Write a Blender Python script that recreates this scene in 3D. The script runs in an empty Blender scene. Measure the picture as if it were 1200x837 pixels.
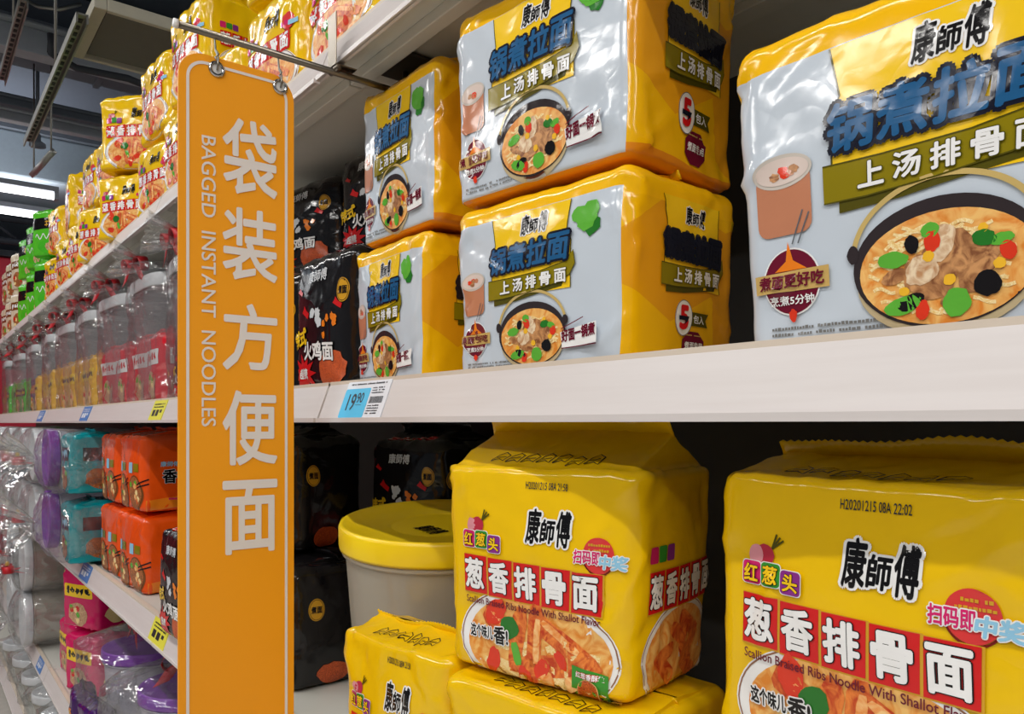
import bpy, bmesh, math, random
from mathutils import Vector, Matrix, noise

R = math.radians
SC = bpy.context.scene
COL = SC.collection
# ------------------------------------------------------------------ camera, world, lights, exposure
CZ = 1.35                       # camera height
A = R(38.27)                    # angle between the optical axis and the shelf run
F = 900.0
cam_d = bpy.data.cameras.new('camera')
cam_d.sensor_width = 36.0
cam_d.sensor_fit = 'HORIZONTAL'
cam_d.lens = 36.0 * F / 1200.0
cam_d.shift_y = (496 - 418.5) / 1200.0
cam_d.clip_start = 0.02
cam = bpy.data.objects.new('camera', cam_d)
cam.location = (0, 0, CZ)
cam.rotation_euler = (R(90), 0, R(90) - A)
COL.objects.link(cam)
SC.camera = cam

vs = SC.view_settings
vs.view_transform = 'Standard'
vs.look = 'None'
vs.exposure = -0.28
vs.gamma = 1.0
vs.use_curve_mapping = False
wd = bpy.data.worlds.new('world')
SC.world = wd
wd.use_nodes = True
wd.node_tree.nodes['Background'].inputs[0].default_value = (0.80, 0.90, 1.0, 1)
wd.node_tree.nodes['Background'].inputs[1].default_value = 0.15
try:
    SC.cycles.max_bounces = 10
    SC.cycles.transparent_max_bounces = 24
    SC.cycles.use_denoising = True
    SC.cycles.caustics_reflective = False
    SC.cycles.caustics_refractive = False
except Exception:
    pass


def area(name, loc, size, energy, rot=(0, 0, 0), col=(1, 0.97, 0.93)):
    l = bpy.data.lights.new(name, 'AREA')
    l.shape = 'RECTANGLE'
    l.size, l.size_y = size
    l.energy = energy
    l.color = col
    o = bpy.data.objects.new(name, l)
    o.location = loc
    o.rotation_euler = rot
    COL.objects.link(o)
    return o


# rows of ceiling tubes over this aisle and the next ones
for k in range(7):
    area('tube_or_fill_light', (4.5 - 1.75 * k, -0.85, 3.6), (1.45, 0.06), 26)
for k in range(4):
    area('tube_or_fill_light', (3.2 - 2.6 * k, -3.3, 3.6), (1.45, 0.14), 60)
for k in range(4):
    area('tube_or_fill_light', (-2.0 - 2.0 * k, 2.2, 3.6), (1.45, 0.14), 24)

area('tube_or_fill_light', (1.9, -1.9, 3.6), (0.12, 2.9), 58)  # unseen fill lamp across the aisle, added to brighten sign and pack sides

# ------------------------------------------------------------------ materials


def lin(c):
    c = c / 255.0
    return c / 12.92 if c <= 0.04045 else ((c + 0.055) / 1.055) ** 2.4


def rgb(*c):
    return (lin(c[0]), lin(c[1]), lin(c[2]), 1.0)


MATS = {}


class NT:
    def __init__(s, name):
        s.m = bpy.data.materials.new(name)
        s.m.use_nodes = True
        s.t = s.m.node_tree
        s.b = s.t.nodes['Principled BSDF']
        s.out = s.t.nodes['Material Output']

    def n(s, typ, **kw):
        nd = s.t.nodes.new('ShaderNode' + typ)
        for k, v in kw.items():
            setattr(nd, k, v)
        return nd

    def l(s, a, b):
        s.t.links.new(a, b)

    def math(s, op, a, b=None, c=None):
        nd = s.n('Math', operation=op)
        for i, x in enumerate((a, b, c)):
            if x is None:
                continue
            if isinstance(x, (int, float)):
                nd.inputs[i].default_value = x
            else:
                s.l(x, nd.inputs[i])
        return nd.outputs[0]

    def mix(s, fac, a, b):
        nd = s.n('Mix', data_type='RGBA')
        for i, x in ((0, fac), (6, a), (7, b)):
            if isinstance(x, (int, float)):
                nd.inputs[i].default_value = x
            elif isinstance(x, tuple):
                nd.inputs[i].default_value = x
            else:
                s.l(x, nd.inputs[i])
        return nd.outputs[2]

    def noise(s, scale, detail=2.0, dist=0.0, vec=None, rough=0.5):
        nd = s.n('TexNoise')
        nd.inputs['Scale'].default_value = scale
        nd.inputs['Detail'].default_value = detail
        nd.inputs['Distortion'].default_value = dist
        nd.inputs['Roughness'].default_value = rough
        if vec is not None:
            s.l(vec, nd.inputs['Vector'])
        return nd.outputs['Fac']

    def obj(s):
        return s.n('TexCoord').outputs['Object']

    def uv(s):
        return s.n('TexCoord').outputs['UV']

    def bump(s, h, strength=0.3, dist=0.01):
        nd = s.n('Bump')
        nd.inputs['Strength'].default_value = strength
        nd.inputs['Distance'].default_value = dist
        s.l(h, nd.inputs['Height'])
        return nd.outputs[0]


def crinkle(t, strength=0.5, dist=0.006, scale=16.0):
    """ridged creases of thin plastic film"""
    v = t.obj()
    nd = t.n('TexNoise')
    nd.inputs['Scale'].default_value = scale * 0.8
    nd.inputs['Detail'].default_value = 2.0
    t.l(v, nd.inputs['Vector'])
    wv = t.n('VectorMath', operation='MULTIPLY_ADD')
    t.l(nd.outputs['Color'], wv.inputs[0])
    wv.inputs[1].default_value = (0.07, 0.07, 0.07)
    t.l(v, wv.inputs[2])
    vo = t.n('TexVoronoi')
    vo.inputs['Scale'].default_value = scale * 1.0
    t.l(wv.outputs[0], vo.inputs['Vector'])
    vo2 = t.n('TexVoronoi')
    vo2.inputs['Scale'].default_value = scale * 4.2
    t.l(wv.outputs[0], vo2.inputs['Vector'])
    b = t.noise(scale * 1.2, 2.0, 0.8, v)
    b = t.math('ABSOLUTE', t.math('SUBTRACT', b, 0.5))
    h = t.math('ADD', t.math('MULTIPLY', vo.outputs['Distance'], 0.7), t.math('MULTIPLY', vo2.outputs['Distance'], 0.05))
    h = t.math('ADD', h, t.math('MULTIPLY', b, 0.6))
    return t.bump(h, strength, dist)


def film(name, c, rough=0.15, cr=0.24, spec=0.5, scale=16.0, var=0.06):
    if name in MATS:
        return MATS[name]
    t = NT(name)
    nz = t.noise(30, 3, 0.3, t.obj())
    d = tuple(x * (1 - var * 2) for x in c[:3]) + (1,)
    t.l(t.mix(nz, d, c), t.b.inputs['Base Color'])
    t.b.inputs['Roughness'].default_value = rough
    t.b.inputs['Specular IOR Level'].default_value = spec
    t.l(crinkle(t, cr, 0.006, scale), t.b.inputs['Normal'])
    MATS[name] = t.m
    return t.m


def plain(name, c, rough=0.5, metal=0.0, spec=0.5, var=0.08, scale=25, bump=0.0):
    if name in MATS:
        return MATS[name]
    t = NT(name)
    nz = t.noise(scale, 4, 0.2, t.obj())
    d = tuple(x * (1 - var * 2) for x in c[:3]) + (1,)
    t.l(t.mix(nz, d, c), t.b.inputs['Base Color'])
    t.b.inputs['Roughness'].default_value = rough
    t.b.inputs['Metallic'].default_value = metal
    t.b.inputs['Specular IOR Level'].default_value = spec
    if bump:
        t.l(t.bump(nz, bump, 0.003), t.b.inputs['Normal'])
    MATS[name] = t.m
    return t.m


def food(name, c1, c2, scale, dist=2.0, rough=0.35):
    """printed food picture: two tones in a marbled noise"""
    t = NT(name)
    v = t.obj()
    nz = t.noise(scale, 4, dist, v)
    r = t.n('ValToRGB')
    r.color_ramp.elements[0].position = 0.36
    r.color_ramp.elements[0].color = c1
    r.color_ramp.elements[1].position = 0.64
    r.color_ramp.elements[1].color = c2
    t.l(nz, r.inputs[0])
    t.l(r.outputs[0], t.b.inputs['Base Color'])
    t.b.inputs['Roughness'].default_value = rough
    t.l(crinkle(t, 0.22), t.b.inputs['Normal'])
    MATS[name] = t.m
    return t.m


def glow(name, c, s):
    t = NT(name)
    t.b.inputs['Base Color'].default_value = c
    t.b.inputs['Emission Color'].default_value = c
    t.b.inputs['Emission Strength'].default_value = s
    MATS[name] = t.m
    return t.m


def clear(name, tint=(1, 1, 1, 1), gloss=0.12, diffuse=0.05, cr=0.9, rough=0.08, scale=14, dcol=(0.9, 0.92, 0.95, 1)):
    """thin clear plastic: see-through with sharp glints"""
    t = NT(name)
    tr = t.n('BsdfTransparent')
    tr.inputs[0].default_value = tint
    gl = t.n('BsdfGlossy')
    gl.inputs['Roughness'].default_value = rough
    df = t.n('BsdfDiffuse')
    df.inputs[0].default_value = dcol
    lw = t.n('LayerWeight')
    lw.inputs[0].default_value = 0.32
    bp = crinkle(t, cr, 0.012, scale)
    t.l(bp, gl.inputs['Normal'])
    t.l(bp, lw.inputs['Normal'])
    f = t.math('ADD', t.math('MULTIPLY', lw.outputs['Fresnel'], 0.28), gloss)
    f = t.math('MINIMUM', f, 0.75)
    m1 = t.n('MixShader')
    m1.inputs[0].default_value = diffuse
    t.l(tr.outputs[0], m1.inputs[1])
    t.l(df.outputs[0], m1.inputs[2])
    m2 = t.n('MixShader')
    t.l(f, m2.inputs[0])
    t.l(m1.outputs[0], m2.inputs[1])
    t.l(gl.outputs[0], m2.inputs[2])
    t.l(m2.outputs[0], t.out.inputs['Surface'])
    MATS[name] = t.m
    return t.m


# inks
Y_FILM = film('yellow_film', rgb(243, 197, 8))
film('gold_ink', rgb(214, 160, 40)); film('red_ink', rgb(214, 28, 30)); film('white_ink', rgb(244, 244, 244))
film('black_ink', rgb(18, 16, 18)); film('dark_red_ink', rgb(120, 22, 20)); film('magenta_ink', rgb(214, 40, 110))
film('green_ink', rgb(60, 150, 50)); film('violet_ink', rgb(140, 50, 140)); film('pale_blue_ink', rgb(150, 205, 235))
film('orange_ink', rgb(240, 130, 30)); film('brown_ink', rgb(120, 70, 30)); film('ring_ink', rgb(150, 105, 80))
film('maroon_ink', rgb(110, 20, 45)); film('navy_ink', rgb(22, 24, 40)); film('teal_blue_ink', rgb(34, 92, 140))
film('olive_ink', rgb(140, 125, 12)); film('olive_dark_ink', rgb(84, 78, 14)); film('pot_metal_ink', rgb(52, 44, 46))
film('pot_side_ink', rgb(196, 178, 140)); film('trivet_ink', rgb(120, 62, 40)); film('handle_ink', rgb(205, 178, 110))
film('leaf_ink', rgb(96, 180, 60)); film('leaf_dark_ink', rgb(40, 120, 40)); film('pepper_ink', rgb(226, 60, 34))
film('corn_ink', rgb(246, 190, 50)); film('fungus_ink', rgb(24, 20, 22)); film('jar_glass_ink', rgb(222, 205, 196))
film('jar_meat_ink', rgb(196, 130, 98)); film('jar_rim_ink', rgb(205, 196, 186)); film('grey_print_ink', rgb(120, 120, 118))
film('yellow_ink', rgb(250, 205, 30)); film('shallot_ink', rgb(190, 50, 70)); film('shallot_pale_ink', rgb(226, 150, 160))
film('tan_ink', rgb(205, 170, 100)); film('grey_white_ink', rgb(214, 220, 226)); film('steel_ink', rgb(100, 104, 110))
film('purple_ink', rgb(82, 30, 120)); film('pink_ink', rgb(230, 30, 110)); film('prize_red_ink', rgb(220, 60, 60))
film('sack_green_ink', rgb(70, 185, 35))
food('broth_print', rgb(240, 190, 110), rgb(222, 134, 44), 60)
food('noodle_print', rgb(250, 232, 180), rgb(232, 190, 110), 180, 5.0)
food('meat_print', rgb(206, 150, 96), rgb(130, 78, 44), 90)
food('meat_pale_print', rgb(236, 214, 180), rgb(190, 140, 96), 90)
food('rib_print', rgb(240, 140, 60), rgb(190, 58, 22), 70)
food('rib_pale_print', rgb(250, 205, 140), rgb(236, 140, 60), 70)
food('fire_noodle_print', rgb(232, 110, 50), rgb(140, 40, 16), 260, 4.0)
food('mixed_food_print', rgb(200, 120, 60), rgb(90, 50, 30), 120, 3.0)
food('pale_food_print', rgb(226, 190, 150), rgb(150, 90, 60), 120, 3.0)
for k, c in (('black_film', (22, 20, 22)), ('orange_film', (240, 84, 16)), ('teal_film', (10, 150, 160)), ('green_film', (84, 190, 40)),
             ('red_film', (222, 32, 48)), ('pink_film', (214, 20, 96)), ('purple_film', (66, 22, 96)), ('gold_film', (240, 180, 20)),
             ('cream_film', (222, 206, 180)), ('brown_film', (120, 80, 50))):
    film(k, rgb(*c), 0.15, 0.45)


def broth_mat():
    t = NT('broth_pack_film')
    sx = t.n('SeparateXYZ')
    t.l(t.uv(), sx.inputs[0])
    u, v = sx.outputs[0], sx.outputs[1]
    wob = t.math('MULTIPLY', t.math('SUBTRACT', t.noise(6, 1, 0, t.uv()), 0.5), 0.012)
    uu = t.math('ADD', u, wob)
    left = t.math('GREATER_THAN', u, -0.1335)
    right = t.math('LESS_THAN', uu, 0.124)
    top = t.math('LESS_THAN', v, 0.2)
    bot = t.math('GREATER_THAN', v, 0.004)
    w = t.math('MULTIPLY', t.math('MULTIPLY', left, right), t.math('MULTIPLY', top, bot))
    vor = t.n('TexVoronoi')
    vor.inputs['Scale'].default_value = 9.0
    t.l(t.uv(), vor.inputs['Vector'])
    sep = t.n('SeparateColor')
    t.l(vor.outputs['Color'], sep.inputs[0])
    ramp = t.n('ValToRGB')
    ramp.color_ramp.interpolation = 'CONSTANT'
    ramp.color_ramp.elements[0].color = rgb(240, 182, 12)
    ramp.color_ramp.elements[1].position = 0.55
    ramp.color_ramp.elements[1].color = rgb(230, 194, 14)
    e = ramp.color_ramp.elements.new(0.82)
    e.color = rgb(228, 158, 22)
    t.l(sep.outputs[0], ramp.inputs[0])
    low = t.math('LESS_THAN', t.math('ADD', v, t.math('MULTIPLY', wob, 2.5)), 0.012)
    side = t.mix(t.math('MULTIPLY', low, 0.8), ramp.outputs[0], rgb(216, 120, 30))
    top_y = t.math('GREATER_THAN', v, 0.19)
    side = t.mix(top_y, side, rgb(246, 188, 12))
    t.l(t.mix(w, side, rgb(196, 206, 217)), t.b.inputs['Base Color'])
    t.b.inputs['Roughness'].default_value = 0.14
    t.l(crinkle(t, 0.22), t.b.inputs['Normal'])
    MATS['broth_pack_film'] = t.m


broth_mat()
clear('cellophane', (1, 1, 1, 1), 0.13, 0.045, 1.0, 0.11, 15)
clear('bucket_plastic', (0.93, 0.93, 0.94, 1), 0.05, 0.34, 0.12, 0.15, 10, (0.97, 0.88, 0.72, 1))
clear('tub_plastic', (0.97, 0.95, 0.96, 1), 0.04, 0.15, 0.10, 0.15, 10, (0.90, 0.84, 0.86, 1))
clear('bucket_plastic_violet', (0.86, 0.84, 0.95, 1), 0.05, 0.5, 0.12, 0.15, 10, (0.88, 0.85, 0.97, 1))
plain('lid_white', rgb(232, 234, 238), 0.35); plain('lid_yellow', rgb(250, 214, 20), 0.3, var=0.02)
plain('lid_purple', rgb(128, 40, 176), 0.3)
plain('bow_red', rgb(206, 20, 36), 0.35); plain('bow_gold', rgb(220, 170, 50), 0.3)
plain('shelf_paint', rgb(206, 206, 198), 0.4, var=0.03); plain('strip_edge', rgb(214, 200, 184), 0.5, var=0.03)
plain('joint_dark', rgb(80, 78, 76), 0.6)
plain('back_panel_paint', rgb(60, 58, 56), 0.7); plain('steel', rgb(128, 120, 108), 0.3, 1.0, var=0.05)
plain('wire_steel', rgb(150, 148, 142), 0.35, 1.0); plain('dark_steel', rgb(70, 68, 64), 0.45, 0.6)
plain('sign_orange', rgb(253, 166, 20), 0.42, var=0.015, scale=500); plain('sign_white', rgb(232, 226, 222), 0.45, var=0.01)
plain('eyelet', rgb(200, 200, 200), 0.15, 1.0); plain('hole_white', rgb(235, 235, 235), 0.4)
plain('tag_blue', rgb(70, 190, 235), 0.4, var=0.02); plain('tag_white', rgb(226, 230, 238), 0.4, var=0.02)
plain('tag_yellow', rgb(226, 220, 70), 0.4, var=0.02); plain('tag_ink', rgb(30, 30, 40), 0.5)
plain('tag_deep_blue', rgb(70, 130, 200), 0.4, var=0.1)
plain('floor_tile', rgb(190, 186, 178), 0.25); plain('ceiling_dark', rgb(74, 84, 100), 0.9)
plain('beam_grey', rgb(150, 155, 165), 0.6); plain('duct_dark', rgb(88, 96, 108), 0.7)
plain('soffit', rgb(150, 165, 180), 0.7); plain('channel_steel', rgb(150, 150, 145), 0.4, 0.7)
plain('panel_board', rgb(96, 94, 86), 0.8, var=0.05); plain('panel_frame', rgb(180, 176, 160), 0.5)
plain('far_red', rgb(190, 20, 50), 0.6); plain('far_wall', rgb(90, 100, 112), 0.8); plain('truss_dark', rgb(40, 44, 52), 0.7)
glow('tube_glow', (1, 1, 1, 1), 6.0)


def strip_mat():
    t = NT('ticket_strip')
    v = t.obj()
    mp = t.n('Mapping')
    mp.inputs['Scale'].default_value = (3, 60, 60)
    t.l(v, mp.inputs[0])
    nz = t.noise(2.0, 4, 0.4, mp.outputs[0])
    c = t.mix(nz, rgb(205, 198, 196), rgb(218, 213, 212))
    n2 = t.noise(9, 3, 0.5, v)
    r = t.n('ValToRGB')
    r.color_ramp.elements[0].position = 0.68
    r.color_ramp.elements[1].position = 0.8
    t.l(n2, r.inputs[0])
    c = t.mix(t.math('MULTIPLY', r.outputs[0], 0.35), c, rgb(200, 150, 160))
    t.l(c, t.b.inputs['Base Color'])
    t.b.inputs['Roughness'].default_value = 0.3
    MATS['ticket_strip'] = t.m


strip_mat()

# ------------------------------------------------------------------ object helpers


def tag(o, label=None, cat=None, group=None, kind=None):
    if label:
        o['label'] = label
    if cat:
        o['category'] = cat
    if group:
        o['group'] = group
    if kind:
        o['kind'] = kind
    return o


def empty(name, loc=(0, 0, 0), rz=0.0, label=None, cat=None, group=None, rx=0.0, ry=0.0):
    o = bpy.data.objects.new(name, None)
    o.empty_display_size = 0.05
    COL.objects.link(o)
    o.location = loc
    o.rotation_euler = (rx, ry, rz)
    return tag(o, label, cat, group)


def link(name, me, parent=None, loc=None):
    o = bpy.data.objects.new(name, me)
    COL.objects.link(o)
    if parent:
        o.parent = parent
    if loc:
        o.location = loc
    return o


def copy_tree(o, parent=None):
    c = o.copy()
    COL.objects.link(c)
    if parent:
        c.parent = parent
    for ch in list(o.children):
        copy_tree(ch, c)
    return c


class MB:
    """collects primitive shapes into one mesh"""

    def __init__(s):
        s.v, s.f, s.m, s.mats, s.sm = [], [], [], [], []

    def mi(s, m):
        if m not in s.mats:
            s.mats.append(m)
        return s.mats.index(m)

    def add(s, vs_, fs, m, smooth=False):
        b = len(s.v)
        s.v += [tuple(x) for x in vs_]
        k = s.mi(m)
        for f in fs:
            s.f.append(tuple(i + b for i in f))
            s.m.append(k)
            s.sm.append(smooth)
        return s

    def box(s, a, b, m, M=None):
        x0, y0, z0 = a
        x1, y1, z1 = b
        v = [Vector(p) for p in ((x0, y0, z0), (x1, y0, z0), (x1, y1, z0), (x0, y1, z0), (x0, y0, z1), (x1, y0, z1), (x1, y1, z1), (x0, y1, z1))]
        if M:
            v = [M @ p for p in v]
        return s.add(v, [(0, 3, 2, 1), (4, 5, 6, 7), (0, 1, 5, 4), (1, 2, 6, 5), (2, 3, 7, 6), (3, 0, 4, 7)], m)

    def tube(s, pts, r, m, n=10, closed=False, cap=True):
        pts = [Vector(p) for p in pts]
        rings = []
        N = len(pts)
        up = None
        for i, p in enumerate(pts):
            a = pts[(i - 1) % N] if (closed or i > 0) else p
            b = pts[(i + 1) % N] if (closed or i < N - 1) else p
            d = (b - a).normalized()
            if up is None:
                up = Vector((0, 0, 1)) if abs(d.z) < 0.9 else Vector((1, 0, 0))
            x = d.cross(up).normalized()
            y = x.cross(d).normalized()
            up = y
            rr = r[i] if isinstance(r, (list, tuple)) else r
            rings.append([p + (x * math.cos(2 * math.pi * k / n) + y * math.sin(2 * math.pi * k / n)) * rr for k in range(n)])
        vv = [q for g in rings for q in g]
        fs = []
        for i in range(N if closed else N - 1):
            j = (i + 1) % N
            for k in range(n):
                fs.append((i * n + k, i * n + (k + 1) % n, j * n + (k + 1) % n, j * n + k))
        if cap and not closed:
            fs.append(tuple(range(n))[::-1])
            fs.append(tuple((N - 1) * n + k for k in range(n)))
        return s.add(vv, fs, m, True)

    def lathe(s, prof, m, n=48, sx=1.0, sy=1.0):
        vv, fs = [], []
        for r, z in prof:
            for k in range(n):
                a = 2 * math.pi * k / n
                vv.append((r * math.cos(a) * sx, r * math.sin(a) * sy, z))
        for i in range(len(prof) - 1):
            for k in range(n):
                fs.append((i * n + k, i * n + (k + 1) % n, (i + 1) * n + (k + 1) % n, (i + 1) * n + k))
        return s.add(vv, fs, m, True)

    def mesh(s, name, bevel=0.0):
        me = bpy.data.meshes.new(name)
        me.from_pydata(s.v, [], s.f)
        for m in s.mats:
            me.materials.append(MATS[m])
        for p, k, q in zip(me.polygons, s.m, s.sm):
            p.material_index = k
            p.use_smooth = q
        if bevel:
            bm = bmesh.new()
            bm.from_mesh(me)
            ed = [e for e in bm.edges if len(e.link_faces) == 2 and e.calc_face_angle() > 0.6]
            bmesh.ops.bevel(bm, geom=ed, offset=bevel, segments=2, profile=0.5, affect='EDGES', clamp_overlap=True)
            bm.to_mesh(me)
            bm.free()
        me.update()
        return me

    def build(s, name, parent=None, bevel=0.0, loc=None):
        return link(name, s.mesh(name, bevel), parent, loc)


# ------------------------------------------------------------------ flat artwork
_TX = {}


def text2d(s, bold=0.0):
    key = (s, bold)
    if key in _TX:
        return _TX[key]
    c = bpy.data.curves.new('lettering', 'FONT')
    c.body = s
    c.resolution_u = 3
    o = bpy.data.objects.new('lettering', c)
    COL.objects.link(o)
    bpy.context.view_layer.update()
    dg = bpy.context.evaluated_depsgraph_get()
    cu = o.evaluated_get(dg).to_curve(dg)
    loops = []
    for sp in cu.splines:
        pts = []
        bp = sp.bezier_points
        n_ = len(bp)
        for k in range(n_):
            p0, p1 = bp[k], bp[(k + 1) % n_]
            a0, a1, a2, a3 = p0.co, p0.handle_right, p1.handle_left, p1.co
            straight = abs((a3 - a0).cross(a1 - a0).z) < 1e-5 and abs((a3 - a0).cross(a2 - a0).z) < 1e-5
            for q in ((0,) if straight else (0, .34, .67)):
                w = 1 - q
                c_ = a0 * w ** 3 + a1 * 3 * w * w * q + a2 * 3 * w * q * q + a3 * q ** 3
                if not pts or (abs(pts[-1][0] - c_.x) + abs(pts[-1][1] - c_.y)) > 1e-5:
                    pts.append((c_.x, c_.y))
        if len(pts) > 2:
            ar = sum(pts[k - 1][0] * pts[k][1] - pts[k][0] * pts[k - 1][1] for k in range(len(pts))) / 2
            loops.append((pts, ar))

    from mathutils.geometry import delaunay_2d_cdt
    vc, ec = [], []
    for pts, ar in loops:
        q = len(vc)
        vc += [Vector(p_) for p_ in pts]
        ec += [(q + k, q + (k + 1) % len(pts)) for k in range(len(pts))]
    ov, _e, of = delaunay_2d_cdt(vc, ec, [], 0, 1e-6)[:3]
    bbs = [(min(p_[0] for p_ in q2), max(p_[0] for p_ in q2), q2) for q2, a2 in loops]

    def winding(x, y):
        w = 0
        for lo, hi, q2 in bbs:
            if x < lo or x > hi:
                continue
            for k in range(len(q2)):
                (xa, ya), (xb, yb) = q2[k - 1], q2[k]
                if (ya > y) != (yb > y) and x < (xb - xa) * (y - ya) / (yb - ya) + xa:
                    w += 1 if yb > ya else -1
        return w
    v = [(p_.x, p_.y, 0.0) for p_ in ov]
    f = []
    for t_ in of:
        x = sum(ov[k].x for k in t_) / len(t_)
        y = sum(ov[k].y for k in t_) / len(t_)
        if winding(x, y):
            f.append(tuple(t_))
    use = sorted({k for t_ in f for k in t_})
    rm = {k: n_ for n_, k in enumerate(use)}
    v = [v[k] for k in use]
    f = [tuple(rm[k] for k in t_) for t_ in f]
    bpy.data.objects.remove(o)
    bpy.data.curves.remove(c)
    if bold:
        bv, bf = [], []
        for k in range(8):
            a = k * math.pi / 4
            q = len(bv)
            bv += [(x + bold * math.cos(a), y + bold * math.sin(a), _z + .07 * k) for x, y, _z in v]
            bf += [tuple(i + q for i in g) for g in f]
        v, f = bv, bf
    x0 = min(p[0] for p in v); x1 = max(p[0] for p in v)
    y0 = min(p[1] for p in v); y1 = max(p[1] for p in v)
    _TX[key] = (v, f, (x0, y0, x1, y1))
    return _TX[key]


class Art:
    def __init__(s, su=1.0, sv=1.0, seed=1):
        s.parts = {}
        s.su, s.sv = su, sv
        s.rnd = random.Random(seed)
        s.cur = 'print'
        s.off = (0.0, 0.0, 1.0)

    def part(s, name):
        s.cur = name
        s.off = (0.0, 0.0, 1.0)
        s.parts.setdefault(name, [])
        return s

    def raw(s, vs_, fs, m, layer):
        ox, oy, k = s.off
        s.parts[s.cur].append(([((p[0] * k + ox) * s.su, (p[1] * k + oy) * s.sv, p[2] if len(p) > 2 else 0.0) for p in vs_], fs, m, layer))

    def poly(s, pts, m, layer=1):
        s.raw(pts, [tuple(range(len(pts)))], m, layer)

    def rect(s, x0, y0, x1, y1, m, layer=1, sk=0.0, r=0.0):
        if r:
            pts = []
            for cx, cy, a0 in ((x1 - r, y1 - r, 0), (x0 + r, y1 - r, 90), (x0 + r, y0 + r, 180), (x1 - r, y0 + r, 270)):
                for k in range(5):
                    a = R(a0 + k * 22.5)
                    pts.append((cx + r * math.cos(a), cy + r * math.sin(a)))
        else:
            pts = [(x0, y0), (x1, y0), (x1, y1), (x0, y1)]
        pts = [(x, y + sk * (x - x0)) for x, y in pts]
        s.poly(pts, m, layer)

    def ell(s, cx, cy, rx, ry, m, layer=1, n=36, a0=0, a1=360):
        pts = [(cx + rx * math.cos(R(a0 + (a1 - a0) * k / n)), cy + ry * math.sin(R(a0 + (a1 - a0) * k / n))) for k in range(n if a1 - a0 == 360 else n + 1)]
        s.poly(pts, m, layer)

    def ring(s, cx, cy, rx, ry, t, m, layer=1, n=40, a0=0, a1=360):
        vv, fs = [], []
        for k in range(n + 1):
            a = R(a0 + (a1 - a0) * k / n)
            c, d = math.cos(a), math.sin(a)
            vv += [(cx + rx * c, cy + ry * d), (cx + (rx - t) * c, cy + (ry - t) * d)]
        for k in range(n):
            fs.append((2 * k, 2 * k + 2, 2 * k + 3, 2 * k + 1))
        s.raw(vv, fs, m, layer)

    def line(s, pts, t, m, layer=1):
        vv, fs = [], []
        for i, p in enumerate(pts):
            a = pts[max(i - 1, 0)]
            b = pts[min(i + 1, len(pts) - 1)]
            dx, dy = b[0] - a[0], b[1] - a[1]
            L = math.hypot(dx, dy) or 1
            nx, ny = -dy / L * t / 2, dx / L * t / 2
            vv += [(p[0] + nx, p[1] + ny), (p[0] - nx, p[1] - ny)]
        for i in range(len(pts) - 1):
            fs.append((2 * i, 2 * i + 1, 2 * i + 3, 2 * i + 2))
        s.raw(vv, fs, m, layer)

    def blob(s, cx, cy, rx, ry, m, layer=1, rot=0.0, jag=0.18, n=14):
        pts = []
        c, d = math.cos(rot), math.sin(rot)
        for k in range(n):
            a = 2 * math.pi * k / n
            q = 1 + s.rnd.uniform(-jag, jag)
            x, y = rx * q * math.cos(a), ry * q * math.sin(a)
            pts.append((cx + x * c - y * d, cy + x * d + y * c))
        s.poly(pts, m, layer)

    def slab(s, cx, cy, w, h, rot, m, layer=1):
        c, d = math.cos(rot), math.sin(rot)
        j = s.rnd.uniform
        pts = []
        for sx, sy in ((-1, -.6), (-.7, -1), (.7, -1), (1, -.6), (1, .6), (.7, 1), (-.7, 1), (-1, .6)):
            x, y = sx * w / 2 * (1 + j(-.08, .08)), sy * h / 2 * (1 + j(-.1, .1))
            pts.append((cx + x * c - y * d, cy + x * d + y * c))
        s.poly(pts, m, layer)

    def text(s, t, x0, y0, x1, y1, m, layer=4, bold=0.012, out=None, ow=0.0, sk=0.0, shear=0.0, persp=0.0):
        v, f, (bx0, by0, bx1, by1) = text2d(t, bold)

        def mp(p):
            a = (p[0] - bx0) / (bx1 - bx0)
            b = (p[1] - by0) / (by1 - by0)
            x = x0 + (x1 - x0) * a
            hh = (y1 - y0) * (1 + persp * (a - 0.5))
            y = (y0 + y1) / 2 + (b - 0.5) * hh + sk * (x - x0)
            return (x + shear * (y - y0), y, p[2])
        q = [mp(p) for p in v]
        s.raw(q, f, m, layer)
        if out:
            if bold:
                bb = bold * (y1 - y0) / (by1 - by0)
                v, f, _ = text2d(t, 0.0)
                q = [mp(p) for p in v]
                ow = ow + bb
            for k in range(12):
                a = k * math.pi / 6
                s.raw([(x + ow * math.cos(a), y + ow * math.sin(a), _z + .05 * k) for x, y, _z in q], f, out, layer - 1)

    def smallprint(s, x0, y0, x1, rows, m, layer=3, h=0.0022):
        for r_ in range(rows):
            x = x0
            y = y0 - r_ * h * 1.9
            while x < x1:
                w = s.rnd.uniform(0.0012, 0.0026)
                if s.rnd.random() > 0.12:
                    s.rect(x, y, x + w, y + h * s.rnd.uniform(0.7, 1.0), m, layer)
                x += w + 0.0006


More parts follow.
